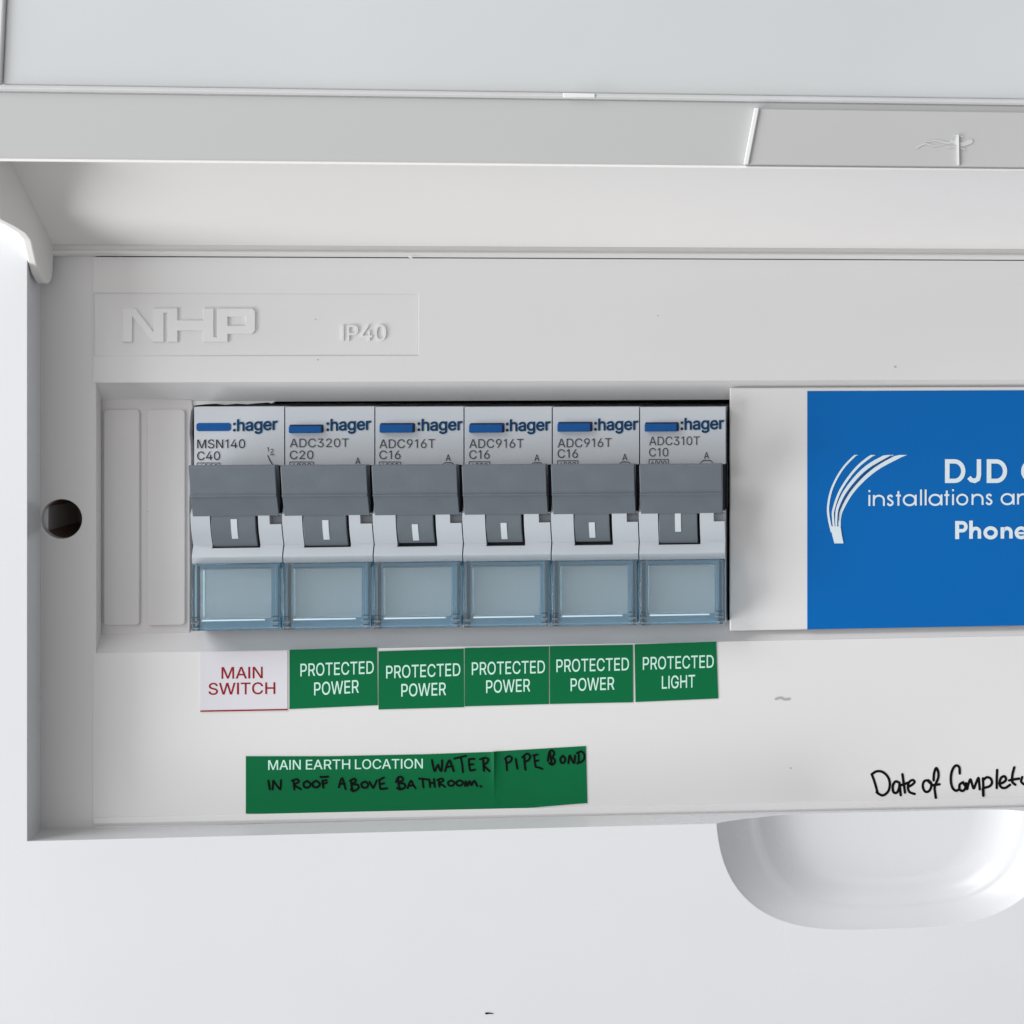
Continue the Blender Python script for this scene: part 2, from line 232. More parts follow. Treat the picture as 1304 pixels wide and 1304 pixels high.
# ------------------------------------------------------------------ lettering
GLYPHS = json.loads(r'''{"0":[453,[[169,440,190,453,210,459,245,459,272,448,282,441,304,420,311,410,323,385,333,355,339,330,341,315,341,295,344,288,344,220,341,212,341,195,336,168,326,130,308,95,288,71,265,57,238,49,215,49,188,57,164,72,154,82,142,100,129,125,122,148,114,182,111,198,111,225,109,232,109,275,111,282,111,310,116,340,127,378,137,400,150,421],[403,200,404,305,401,312,399,342,393,368,378,410,366,435,348,461,330,479,302,498,285,506,255,514,220,516,212,514,198,514,182,511,162,503,135,488,111,468,82,425,67,390,59,365,54,340,51,305,49,298,49,210,51,202,54,168,59,142,77,92,100,54,130,24,170,2,202,-6,250,-6,275,-1,305,12,321,22,344,42,368,78,378,98,391,132,399,165,401,195]]],"1":[453,[[85,54,78,53,76,50,76,2,80,-1,390,0,390,53,280,54,276,58,275,508,198,508,87,428,88,361,114,378,205,446,210,447,211,445,211,58,208,54]]],"2":[453,[[313,408,319,390,319,350,313,332,301,308,279,278,236,232,231,225,65,48,65,0,388,0,389,52,385,56,158,56,155,58,154,60,166,75,209,118,214,125,256,168,261,175,314,230,348,275,366,305,376,330,379,345,381,360,381,385,376,412,368,432,349,462,331,480,308,496,285,506,258,514,248,514,240,516,210,516,180,511,158,503,138,493,122,482,105,468,89,448,72,410,66,385,66,365,70,361,125,362,132,398,145,424,165,443,178,451,202,459,242,459,265,453,290,439,302,426]]],"3":[453,[[385,194,378,210,365,231,350,249,328,266,302,278,280,286,265,289,223,290,236,308,371,460,370,508,70,508,69,455,72,451,288,450,286,445,162,305,156,295,156,252,160,249,205,249,212,246,230,246,272,236,294,222,308,208,321,188,329,160,329,128,326,115,318,98,309,85,298,74,272,59,258,54,228,49,210,49,170,57,158,62,142,72,126,88,119,98,114,108,111,125,108,130,45,130,44,128,46,120,46,110,54,85,70,56,92,34,118,17,140,7,162,-1,195,-6,245,-6,260,-4,275,-1,318,17,344,35,359,50,381,82,386,95,391,120,394,150,391,158,391,170]]],"4":[453,[[68,204,39,158,40,105,280,103,282,0,343,0,345,102,412,105,414,160,410,164,345,165,342,318,282,318,280,165,112,164,110,165,109,168,309,508,250,509,245,506]]],"6":[453,[[212,264,250,263,265,258,288,245,304,230,311,220,321,200,326,178,326,138,323,122,306,88,288,69,278,62,268,57,240,49,212,49,200,52,185,57,165,69,149,85,142,95,132,115,124,150,124,168,129,192,137,212,148,228,165,246,175,253,202,263],[350,269,341,278,315,296,300,303,270,311,260,311,252,314,218,314,198,308,180,297,178,298,189,318,319,505,319,508,315,509,252,508,157,370,109,298,82,245,69,210,64,180,64,140,69,112,82,78,100,52,115,35,142,14,162,4,205,-6,248,-6,282,2,315,17,338,34,360,59,371,78,381,102,389,140,389,178,383,208,378,222,368,242]]],"9":[453,[[64,355,64,330,77,280,89,258,99,245,128,219,150,207,202,194,222,194,230,196,242,197,258,202,270,211,274,210,258,185,132,2,132,0,135,-1,200,0,333,195,356,232,373,270,386,312,386,325,389,332,389,368,386,375,386,385,376,418,363,442,349,462,321,488,292,503,270,511,240,516,212,516,185,511,160,503,132,488,120,479,100,458,84,435,74,415,66,388,64,372],[313,408,321,392,326,370,326,330,324,318,321,308,308,285,299,272,284,260,270,252,255,247,240,244,212,244,190,249,170,259,158,269,145,284,137,298,126,330,126,372,132,392,139,410,152,428,162,438,178,448,202,458,248,459,265,453,281,445,301,428]]],":":[188,[[68,280,85,272,105,271,122,279,130,286,138,300,141,320,136,338,124,352,108,361,85,361,72,356,60,346,54,338,49,322,49,312,54,295,62,284],[126,75,105,86,85,86,70,79,54,62,49,45,49,35,59,12,75,-1,88,-4,108,-3,115,-1,125,6,133,15,138,25,141,38,138,58]]],"A":[480,[[378,234,288,478,275,508,202,508,199,505,192,485,22,18,17,0,85,0,132,135,135,140,138,141,342,141,348,132,395,0,462,0,461,8],[231,432,236,450,238,452,241,450,262,378,294,280,323,202,322,200,157,200,157,205,167,235,198,322]]],"C":[510,[[312,449,348,436,371,418,385,401,398,380,407,352,410,349,470,349,472,350,471,360,468,372,453,410,432,441,404,470,378,488,358,498,328,508,280,516,258,516,250,514,218,511,178,498,152,486,118,459,87,422,67,388,52,348,44,310,44,300,41,292,41,215,44,208,44,198,57,145,69,115,82,92,99,70,128,41,150,24,172,12,225,-4,240,-6,295,-6,325,-1,348,7,375,19,408,42,430,64,451,95,461,115,471,148,472,158,470,159,410,158,407,155,403,140,388,112,381,102,365,86,350,74,322,62,292,54,248,54,212,62,182,77,168,89,146,110,132,130,114,170,104,225,104,282,106,290,106,302,117,345,132,378,152,406,168,421,198,441,210,446,252,456,282,456]]],"D":[502,[[124,262,125,450,248,451,300,438,320,428,336,418,355,398,373,372,381,358,393,320,396,302,396,288,399,280,399,230,396,222,396,208,393,190,381,152,361,118,342,99,320,82,300,72,275,64,250,59,230,59,222,56,125,57],[286,502,268,506,250,506,242,509,60,508,60,0,215,-1,222,1,255,1,288,7,328,19,352,32,376,48,390,60,418,92,438,130,453,175,459,202,459,220,461,228,461,282,459,290,459,308,443,370,423,410,410,428,390,451,358,476,328,491,308,498]]],"E":[419,[[348,286,125,287,124,448,128,451,368,451,371,455,370,508,60,508,60,0,372,0,374,52,370,56,128,56,124,60,125,228,350,229,354,232,354,282,352,285]]],"G":[520,[[385,199,413,198,414,175,411,160,403,138,388,109,368,86,342,69,318,59,290,54,248,54,208,64,182,77,168,89,145,112,124,145,114,170,104,225,104,282,106,290,106,302,114,338,132,378,150,404,168,421,202,443,235,453,250,456,272,456,280,454,298,453,322,446,358,426,383,400,396,380,407,352,410,349,470,349,474,352,468,375,461,395,448,418,429,445,392,478,355,498,328,508,278,516,255,516,248,514,220,511,198,506,182,501,148,483,128,469,99,440,74,402,64,382,52,348,41,292,41,215,47,182,57,145,72,110,95,74,111,55,130,39,150,24,175,12,202,2,240,-6,295,-6,328,-1,362,12,395,29,432,64,451,90,463,115,476,162,476,185,479,192,478,255,288,256,284,252,284,202,288,199]]],"H":[517,[[130,231,390,230,391,2,395,-1,455,0,455,508,395,509,391,505,390,290,128,289,124,292,124,505,120,509,60,508,59,2,62,-1,120,-1,124,2,124,228,125,230]]],"I":[300,[[238,451,268,452,269,505,265,509,32,508,32,452,115,451,119,448,119,60,115,56,32,55,32,0,268,0,268,55,188,56,184,60,184,448,188,451]]],"J":[396,[[336,460,335,508,275,509,271,505,271,128,268,112,261,92,250,76,240,66,215,54,185,50,155,54,132,64,117,80,107,95,102,108,99,122,98,172,35,172,34,122,39,92,47,72,59,50,71,38,92,20,112,7,135,-1,162,-6,208,-6,250,4,265,12,296,35,316,60,326,80,331,92,336,122]]],"L":[393,[[162,56,128,56,124,60,124,505,120,509,62,509,59,505,60,0,358,-1,361,2,361,52,358,56]]],"M":[628,[[440,416,352,188,315,77,312,80,271,205,153,508,60,508,60,0,118,-1,121,2,120,430,131,405,172,285,282,10,287,0,290,-1,338,-1,343,2,453,282,483,365,502,422,505,428,506,372,504,365,504,2,508,-1,568,0,569,505,565,509,478,508,474,505]]],"N":[523,[[464,62,463,508,402,509,399,505,399,135,401,128,402,82,353,168,140,504,132,509,60,508,60,0,120,-1,124,2,124,365,121,372,122,423,131,412,197,298,387,0,462,0]]],"O":[533,[[312,449,345,436,375,414,401,380,411,360,423,322,429,292,429,215,426,200,413,155,398,125,381,102,364,85,332,67,302,57,288,54,248,54,232,56,212,62,172,84,145,112,122,150,109,190,104,225,104,282,106,290,109,315,114,338,122,358,142,392,162,416,192,438,218,448,252,456,280,456],[465,116,481,160,491,212,494,265,491,272,491,295,489,302,489,312,478,358,463,395,438,436,405,469,372,491,335,506,298,514,258,516,250,514,235,514,218,511,178,498,145,481,109,450,87,422,72,398,59,370,52,348,41,292,41,215,52,162,57,145,69,115,82,92,98,72,128,41,150,24,172,12,220,-3,238,-6,295,-6,312,-3,360,12,375,19,398,35,415,49,440,76]]],"P":[445,[[350,219,364,230,391,265,401,290,409,330,409,365,406,372,406,385,398,412,386,438,362,466,348,478,315,496,290,503,258,509,60,508,60,0,123,0,125,185,260,186,268,189,280,189,318,199],[344,355,344,328,338,305,324,278,314,268,295,254,275,247,245,244,238,241,125,242,125,450,258,451,272,448,292,441,315,426,333,402,343,372]]],"R":[449,[[344,355,344,330,336,302,329,292,310,274,292,264,262,256,238,256,230,254,125,255,125,450,258,451,275,448,298,441,318,426,331,410,338,395,343,378],[350,6,352,2,358,-1,427,0,423,10,315,208,318,211,350,227,374,248,388,268,403,300,409,330,409,375,403,402,391,432,375,456,358,472,335,488,302,501,258,509,60,508,60,0,123,0,124,195,128,199,246,198]]],"S":[447,[[122,408,140,431,168,448,190,456,202,456,210,459,242,459,282,448,311,430,328,410,336,392,338,380,398,379,401,382,398,400,393,420,383,440,366,462,356,472,330,491,310,501,268,513,250,514,242,516,212,516,205,514,190,514,158,506,138,498,122,491,102,476,74,448,57,410,51,378,54,348,62,322,75,302,96,280,120,264,160,247,208,232,242,223,300,203,324,188,332,178,341,165,346,145,346,132,341,110,335,99,318,79,285,59,268,54,255,51,240,51,232,49,215,49,208,51,180,54,152,64,130,80,119,92,112,105,107,120,106,130,102,135,40,135,39,122,47,92,59,68,72,49,88,34,100,24,132,7,165,-3,200,-9,248,-9,255,-6,270,-6,282,-4,320,9,340,19,358,31,378,52,393,75,406,108,409,152,403,178,396,198,379,220,368,231,335,253,292,271,185,302,165,309,136,328,124,340,116,362,116,392]]],"T":[449,[[358,509,35,509,31,505,32,452,190,451,194,448,194,2,198,-1,252,-1,256,2,256,448,260,451,415,452,415,508]]],"W":[686,[[548,292,507,132,492,65,456,222,380,508,308,508,304,505,266,352,222,190,209,140,196,70,192,67,163,198,83,505,78,509,17,508,155,0,230,0,316,312,342,430,346,422,352,385,367,325,455,0,528,-1,531,2,669,502,668,508,665,509,608,509,602,505]]],"a":[389,[[31,112,31,88,39,60,44,50,55,34,65,24,85,9,100,2,115,-3,145,-9,175,-9,182,-6,195,-6,218,2,241,15,256,30,265,44,272,51,275,50,276,48,278,0,335,0,336,272,326,312,312,336,294,355,268,371,242,379,210,381,202,384,170,384,142,378,120,371,89,355,69,338,57,322,43,295,42,292,45,289,100,275,118,300,142,318,158,326,168,329,182,329,190,331,222,329,248,318,262,304,271,288,276,262,276,255,265,235,262,234,232,226,182,221,122,211,98,203,78,193,58,179,44,162,34,142,31,130],[271,188,275,188,276,185,276,132,273,115,258,85,238,64,220,54,202,49,170,45,152,46,138,49,120,57,110,64,99,75,94,85,91,98,92,112,99,135,118,151,132,158,150,163,178,169,235,176,260,182]]],"e":[404,[[44,112,59,78,86,40,115,17,148,2,180,-6,228,-9,260,-3,285,4,315,22,343,48,361,78,364,88,362,90,338,98,308,104,305,102,295,84,275,64,252,52,230,46,200,46,172,52,142,67,122,88,112,102,102,128,96,165,100,169,370,170,371,220,366,250,358,280,338,320,310,349,290,363,262,376,230,384,185,384,158,378,142,373,118,361,102,351,81,330,64,308,52,282,42,252,34,205,34,168],[99,240,104,260,119,288,142,311,165,323,185,329,228,329,252,321,268,310,280,298,291,282,301,262,309,225,305,221,100,221,96,225]]],"g":[425,[[314,360,314,322,310,319,307,320,289,345,272,361,248,376,220,384,178,384,170,381,158,381,130,371,115,363,102,354,72,322,57,298,47,275,36,235,36,218,34,210,34,172,41,128,54,90,62,78,74,60,96,38,112,27,145,12,168,6,190,6,205,4,235,9,260,19,276,30,286,40,305,66,310,68,311,65,311,-20,308,-35,292,-66,270,-83,245,-93,230,-96,182,-96,168,-93,132,-75,100,-42,54,-68,52,-70,54,-78,68,-96,80,-109,102,-126,135,-141,168,-149,188,-149,195,-151,222,-151,278,-141,302,-131,324,-118,340,-104,358,-78,363,-65,371,-38,371,375,368,379,318,379,314,375],[115,276,122,288,139,308,165,323,185,329,225,329,250,321,274,305,285,291,296,275,309,238,309,228,311,220,311,165,301,122,283,92,271,80,255,69,242,64,215,59,195,59,168,64,140,79,128,92,114,110,107,128,102,142,96,172,96,210,99,218,99,228,102,242]]],"h":[410,[[54,120,55,0,113,0,114,242,117,260,124,280,138,298,148,309,172,323,195,329,222,329,245,323,264,312,281,295,293,265,296,248,297,0,352,-1,356,2,356,262,348,305,341,322,332,336,315,354,306,362,292,371,265,381,250,384,208,384,192,381,172,373,150,361,131,342,115,319,114,505,110,509,58,509,54,505]]],"n":[410,[[54,120,55,0,113,0,114,242,117,260,124,280,138,298,148,309,172,323,195,329,222,329,245,323,264,312,281,295,293,265,296,248,297,0,355,0,356,262,348,305,338,325,328,341,306,362,280,376,250,384,208,384,192,381,172,373,149,360,130,341,112,314,110,378,55,378]]],"o":[415,[[310,352,298,361,272,373,258,378,228,384,188,384,172,381,142,373,118,361,94,342,81,330,64,308,47,270,39,240,36,215,34,208,34,168,36,160,36,150,47,105,59,78,86,40,115,17,148,2,178,-6,215,-9,222,-6,238,-6,260,-1,280,7,308,22,329,40,356,78,368,105,379,145,379,160,381,168,381,208,379,215,379,230,368,270,351,308,334,330],[162,56,149,62,128,82,104,128,96,170,96,205,104,248,112,268,127,292,140,306,152,316,168,323,188,329,228,329,240,326,262,316,275,306,288,292,306,262,316,230,316,218,319,210,319,165,311,128,301,102,286,80,265,62,245,52,220,46,195,46,170,52]]],"r":[259,[[54,120,55,0,113,0,114,248,122,278,140,301,165,318,180,323,192,324,200,326,215,326,222,324,242,322,242,383,195,384,168,376,140,358,124,340,115,322,112,322,111,325,110,378,55,378]]],"bP":[445,[[305,426,316,418,328,400,339,368,338,328,333,308,319,280,292,259,270,251,242,249,235,246,130,247,130,445,255,446,278,441,300,431],[395,262,406,288,414,328,414,368,411,375,411,385,403,415,391,440,369,468,351,482,318,501,292,508,260,514,56,512,54,508,55,-4,60,-6,122,-6,128,-2,130,180,262,181,298,187,320,194,348,210,369,228]]],"bR":[449,[[364,128,323,205,354,222,379,245,393,265,408,298,414,328,414,378,403,420,388,448,380,458,361,478,338,493,305,506,278,511,268,511,260,514,56,512,54,508,55,-4,60,-6,122,-6,128,-2,130,193,242,193,339,12,352,-6,428,-6,431,-5,434,0],[242,261,228,259,130,260,130,445,255,446,270,444,295,436,315,421,326,408,333,392,339,372,339,332,331,305,324,295,308,279,290,269,260,261]]],"bO":[533,[[406,35,431,58,445,74,468,110,486,158,494,192,494,202,496,210,496,232,499,240,496,298,488,342,478,375,468,398,442,438,408,474,375,496,338,511,300,519,255,521,205,513,175,503,150,491,115,464,90,436,77,418,54,372,47,350,39,312,39,302,36,295,36,212,39,205,39,195,52,142,64,112,77,90,94,68,106,55,125,36,148,19,170,7,220,-9,235,-11,298,-11,315,-8,362,7,378,14],[381,112,376,105,361,90,330,72,310,64,285,59,250,59,215,67,178,87,150,114,132,142,119,172,111,208,111,220,109,228,109,280,114,315,127,355,147,390,165,411,195,433,220,443,255,451,278,451,305,446,332,436,358,420,372,408,396,378,411,345,421,305,424,290,424,218,416,180,408,158,393,128]]],"bT":[449,[[48,446,188,445,189,0,190,-4,195,-6,258,-6,261,0,261,442,265,446,418,447,421,452,421,510,415,514,32,514,29,512,26,508,27,450,32,446]]],"bE":[419,[[379,45,378,58,372,61,132,61,129,65,130,223,352,224,356,225,359,230,359,285,355,291,130,292,130,445,372,447,376,452,376,510,370,514,58,513,54,508,54,-2,60,-6,372,-6,376,-5,379,0]]],"bC":[510,[[401,355,402,349,410,344,476,345,479,350,476,365,463,402,438,444,406,475,380,493,360,503,330,513,282,521,255,521,205,513,175,503,150,491,132,478,104,452,82,425,67,400,54,372,47,350,36,295,36,212,47,160,52,142,64,112,77,90,92,69,125,36,148,19,165,9,200,-3,238,-11,298,-11,328,-6,350,2,378,14,411,38,434,60,456,92,466,112,479,158,475,163,408,163,402,158,398,142,376,105,348,79,320,67,290,59,250,59,235,61,215,67,185,82,170,94,150,114,137,132,122,165,114,195,111,220,109,228,109,280,111,288,111,300,119,335,127,355,137,375,159,405,172,418,200,436,228,446,255,451,280,451,322,441,345,431,366,415,380,398,393,378]]],"bD":[502,[[396,58,423,90,443,128,458,172,464,200,464,218,466,225,466,285,464,292,464,310,458,338,448,372,422,421,401,448,376,470,360,481,330,496,310,503,270,511,252,511,245,514,56,512,54,508,55,-4,60,-6,218,-6,225,-4,258,-4,265,-1,275,-1,300,4,330,14,355,27,378,42],[385,326,389,315,391,285,394,278,394,232,391,225,391,210,388,192,376,155,366,135,354,118,338,101,318,87,298,77,275,69,248,64,228,64,220,61,130,62,130,445,245,446,298,433,332,413,350,396,368,370,376,355]]],"bW":[686,[[497,112,492,92,492,98,489,102,461,225,444,282,393,482,386,510,384,512,308,514,299,508,261,355,217,192,204,142,196,98,192,96,166,210,88,508,80,514,18,514,12,511,11,505,14,492,149,-2,152,-5,230,-6,236,-2,242,25,321,310,342,402,362,322,449,-2,455,-6,530,-6,536,-2,554,70,673,498,674,508,671,512,605,514,597,508]]],"bL":[393,[[54,120,54,0,58,-6,360,-6,364,-5,366,0,366,55,362,61,130,62,129,508,128,511,122,514,60,514,56,512,54,508]]],"bI":[300,[[48,446,110,446,114,442,114,65,110,61,29,60,26,55,27,-2,32,-6,270,-6,274,0,274,55,271,60,192,61,189,65,189,442,192,446,271,448,274,452,273,510,268,514,30,513,26,508,27,450,32,446]]],"bG":[520,[[385,194,408,192,409,178,406,165,398,140,388,120,364,90,340,74,322,67,302,61,288,59,250,59,225,64,210,69,185,82,170,94,150,114,129,148,119,172,111,210,111,220,109,228,109,280,111,288,114,312,122,342,137,375,156,402,172,418,195,433,228,446,252,451,270,451,305,446,320,441,352,423,378,398,396,368,402,350,408,344,475,344,478,348,478,358,471,385,461,408,435,446,412,469,395,483,378,493,358,503,330,513,280,521,252,521,245,519,218,516,180,506,136,482,125,474,94,442,69,405,59,385,47,350,36,295,36,212,42,180,52,142,67,108,90,72,106,52,128,34,148,19,172,7,200,-3,238,-11,298,-11,330,-6,365,7,398,24,415,39,438,62,456,88,468,112,481,160,481,182,484,190,483,258,478,261,282,261,279,255,279,200,280,196,285,194]]],"bH":[517,[[342,226,382,226,386,222,387,-2,392,-6,455,-6,461,-2,461,508,458,512,392,514,387,510,386,298,382,294,130,295,128,510,122,514,60,514,55,511,54,0,56,-5,122,-6,128,-2,130,225]]],"bM":[628,[[350,6,458,280,497,390,500,395,501,375,499,368,499,0,500,-4,505,-6,568,-6,573,-2,573,510,568,514,478,514,469,508,347,190,318,100,315,95,312,100,276,208,158,510,152,514,58,513,54,508,54,-2,60,-6,120,-6,124,-5,126,0,128,392,131,388,167,282,282,-2,288,-6,340,-6,348,-1]]],"bA":[480,[[235,426,238,432,241,430,279,308,313,212,314,205,312,204,165,205,164,210,172,232,203,320],[92,226,17,20,11,2,12,-2,15,-6,85,-6,90,-4,137,132,142,136,340,135,390,-4,395,-6,462,-6,468,-2,466,10,293,480,286,500,278,513,202,514,194,508]]],"bN":[523,[[212,264,382,-4,388,-6,466,-5,469,0,468,511,462,514,400,514,396,512,394,508,395,109,389,115,346,190,144,508,135,514,56,512,54,508,54,-2,60,-6,122,-6,126,-5,129,0,129,368,126,375,127,402,130,401,136,392,162,345]]],"bS":[447,[[142,331,131,340,127,348,121,365,122,392,127,405,142,426,170,443,192,451,205,451,212,454,240,454,280,443,298,432,318,416,331,390,332,378,338,374,400,374,405,376,406,385,398,422,388,442,371,465,360,476,332,496,312,506,270,518,252,519,245,521,210,521,202,519,188,519,155,511,135,503,120,496,100,481,69,450,52,412,46,380,49,345,57,320,70,299,94,275,118,259,158,242,205,227,240,218,298,198,311,190,328,176,336,162,341,142,341,135,336,112,330,102,314,82,282,64,265,59,252,56,238,56,230,54,218,54,210,56,180,59,155,69,140,79,126,92,119,102,112,122,111,132,105,141,38,141,34,135,34,120,39,98,54,65,68,46,96,20,130,2,162,-8,198,-14,250,-14,258,-11,272,-11,310,-1,342,14,360,26,382,49,398,72,411,105,411,125,414,132,414,155,408,180,401,200,384,222,370,236,338,258,295,276,188,307,168,314]]],"b4":[453,[[318,324,282,324,277,320,275,170,120,170,122,178,139,208,316,505,316,510,310,514,244,512,224,482,34,160,35,102,40,99,275,98,277,-2,282,-6,346,-5,349,0,350,98,416,100,419,105,419,162,418,166,412,169,350,170,349,318,348,321,342,324]]],"b0":[453,[[401,355,398,370,383,412,371,438,360,454,351,465,331,485,305,503,288,511,270,516,245,519,238,521,218,521,210,519,195,519,180,516,140,498,115,479,105,468,77,428,62,392,54,368,49,342,46,308,44,300,44,208,46,200,49,165,54,140,72,90,95,52,129,18,168,-3,185,-8,200,-11,252,-11,278,-6,308,7,336,28,350,42,366,62,383,95,396,130,404,162,406,192,409,200,409,308],[312,112,294,85,284,75,268,64,248,56,235,54,218,54,190,62,165,79,147,102,134,128,122,170,116,200,114,272,116,280,116,308,119,315,119,325,127,360,142,398,155,418,165,429,175,438,192,448,212,454,242,454,270,443,280,436,300,416,318,382,328,352,336,312,336,292,339,285,339,222,336,215,336,198,331,168,321,132]]],"b:":[188,[[29,48,29,35,42,2,62,-16,88,-24,108,-23,122,-18,136,-10,148,2,156,18,161,38,161,45,156,65,145,84,135,93,105,106,82,106,59,95,39,75],[102,381,82,381,52,365,39,350,29,320,29,310,37,288,49,270,70,257,88,251,108,252,136,265,151,282,156,292,161,312,161,320,156,340,144,360,135,368,115,378]]],"bh":[410,[[134,382,134,505,128,521,110,529,58,529,42,522,34,508,34,2,39,-12,48,-18,58,-21,110,-21,120,-18,128,-12,134,2,134,242,137,260,144,275,152,286,170,301,180,306,195,309,222,309,238,306,252,296,266,282,274,262,276,248,276,2,279,-8,285,-16,300,-21,352,-21,368,-16,373,-8,376,2,376,262,368,305,356,335,346,350,318,378,300,388,262,401,250,404,208,404,192,401,165,391,138,376,134,378]]],"ba":[389,[[235,303,246,292,251,285,256,262,252,252,232,246,182,241,138,234,90,221,65,208,45,194,29,175,17,150,11,130,11,88,22,52,39,22,52,9,72,-6,92,-16,115,-23,145,-29,175,-29,182,-26,195,-26,225,-16,255,0,258,-2,264,-15,280,-21,332,-21,348,-16,353,-8,356,2,356,272,351,298,343,320,336,335,326,350,308,369,275,388,242,399,210,401,202,404,170,404,142,398,112,388,78,371,58,354,42,335,29,312,22,292,24,285,30,276,38,272,100,254,114,260,128,281,135,289,165,308,202,311,210,309,222,308],[118,126,130,136,150,143,178,149,235,156,252,161,256,158,256,132,248,105,241,95,226,80,205,69,170,65,152,66,132,72,116,85,112,95,111,110,114,122]]],"bg":[425,[[382,-66,391,-38,391,375,386,390,378,396,368,399,318,399,300,391,292,371,275,383,255,393,232,401,220,404,178,404,170,401,158,401,135,393,102,378,90,369,61,340,52,328,29,282,17,238,16,218,14,210,14,172,22,125,37,82,58,49,82,24,100,12,125,-1,145,-8,168,-14,190,-14,205,-16,235,-11,250,-6,290,14,291,-20,288,-35,276,-55,258,-68,230,-76,182,-76,168,-73,142,-59,112,-27,100,-22,92,-24,55,-44,38,-56,32,-70,39,-90,54,-110,68,-124,90,-141,115,-153,142,-163,168,-169,222,-171,278,-161,300,-153,328,-138,358,-114,373,-90],[225,81,215,79,195,79,180,81,170,84,152,95,142,104,129,122,122,142,119,158,116,172,116,210,122,242,129,262,138,276,152,292,172,306,185,309,225,309,242,303,250,298,260,290,276,270,283,255,289,238,289,228,291,220,291,165,283,130,268,105,260,96,240,84]]],"be":[404,[[355,329,351,335,322,364,302,378,270,393,230,404,185,404,158,398,135,391,105,376,90,366,66,342,49,320,34,290,22,252,14,205,14,168,19,132,29,98,52,52,75,24,102,2,140,-16,180,-26,228,-29,260,-23,292,-13,328,8,356,32,368,50,378,70,384,88,378,104,365,111,312,124,305,123,290,116,280,96,260,77,245,69,230,66,200,66,172,72,152,84,138,99,127,115,119,140,120,148,122,149,368,149,384,155,391,172,391,220,389,228,389,238,376,288],[280,241,121,242,122,252,135,276,152,294,162,301,172,306,185,309,228,309,248,301,265,286,281,260,284,242]]],"br":[259,[[235,304,242,302,256,308,264,325,264,380,258,395,250,401,240,404,195,404,160,393,132,378,129,380,124,392,108,399,58,399,48,396,39,390,34,375,34,2,37,-8,42,-16,58,-21,110,-21,120,-18,128,-12,134,2,134,248,137,262,149,282,172,301,200,306]]]}''')
GLYPHS["I"] = [175, [[55, 0, 120, 0, 120, 509, 55, 509]]]
GLYPHS["bI"] = [175, [[48, -6, 127, -6, 127, 514, 48, 514]]]
GLYPHS["1"] = [330, [[170, 0, 232, 0, 232, 509, 176, 509, 60, 425, 60, 362, 170, 438]]]
def area2(p): return sum(p[i][0] * p[(i + 1) % len(p)][1] - p[(i + 1) % len(p)][0] * p[i][1] for i in range(len(p))) / 2
def inside(q, p):
    r = False
    for i in range(len(p)):
        (x0, y0), (x1, y1) = p[i], p[(i + 1) % len(p)]
        if (y0 > q[1]) != (y1 > q[1]) and q[0] < (x1 - x0) * (q[1] - y0) / (y1 - y0) + x0: r = not r
    return r
def grow(p, d):
    """move a closed outline along its normals (outer contours grow, holes shrink)"""
    if not d: return list(p)
    out = []; n = len(p)
    for i in range(n):
        a, b, c = Vector(p[i - 1]), Vector(p[i]), Vector(p[(i + 1) % n])
        e0 = (b - a).normalized(); e1 = (c - b).normalized()
        n0 = Vector((e0.y, -e0.x)); n1 = Vector((e1.y, -e1.x)); m = n0 + n1
        if m.length < 1e-6: m = n0
        m.normalize(); out.append(tuple(b + m * d / max(0.45, m.dot(n0))))
    return out
def contours(body, track=0, space=180, heavy=False):
    """outlines of a line of lettering as (outer, holes) groups, outer contours counter-clockwise"""
    groups, x = [], 0.0
    for ch in body:
        if ch == " ": x += space + track; continue
        a, sp = GLYPHS[("b" + ch) if heavy and ("b" + ch) in GLYPHS else ch]; cs = []
        for q in sp:
            p = []
            for i in range(0, len(q), 2):
                v = (x + q[i], float(q[i + 1]))
                if not p or abs(v[0] - p[-1][0]) + abs(v[1] - p[-1][1]) > 1.5: p.append(v)
            if abs(p[0][0] - p[-1][0]) + abs(p[0][1] - p[-1][1]) <= 1.5: p.pop()
            cs.append(p)
        big = max(cs, key=lambda p: abs(area2(p))); sg = 1 if area2(big) > 0 else -1
        outs = [p for p in cs if area2(p) * sg > 0]; holes = [p for p in cs if area2(p) * sg <= 0]
        for o in outs:
            hs = [h for h in holes if inside(h[0], o)]
            groups.append((o if area2(o) > 0 else o[::-1], [h if area2(h) < 0 else h[::-1] for h in hs]))
        x += a + track
    return groups
def tess(outer, holes):
    polys = [[Vector((x, y, 0)) for x, y in p] for p in [outer] + holes]
    tris = tessellate_polygon(polys)
    return [p for q in [outer] + holes for p in q], [tuple(t) for t in tris]
CAPH = 514.0
def mapper(groups, x0, x1, base0, base1, cap, Y):
    lo = min(p[0] for o, _ in groups for p in o); hi = max(p[0] for o, _ in groups for p in o)
    def f(p, dy=0.0):
        t = (p[0] - lo) / (hi - lo)
        w = W(x0 + (x1 - x0) * t, base0 + (base1 - base0) * t - p[1] / CAPH * cap, Y); w.y += dy
        return w
    return f
def text_geo(body, x0, x1, base0, base1, cap, Y, bold=0.0, track=0):
    """lettering from pixel x0 to x1 on a baseline base0..base1, capitals cap pixels high, on plane Y"""
    gs = contours(body, track, heavy=bold > 3); f = mapper(gs, x0, x1, base0, base1, cap, Y); V, Fc = [], []
    for k, (o, hs) in enumerate(gs):
        v, t = tess(o, hs); n = len(V)
        V += [f(p, -0.000006 * (k % 3)) for p in v]; Fc += [tuple(i + n for i in q) for q in t]
    return V, Fc
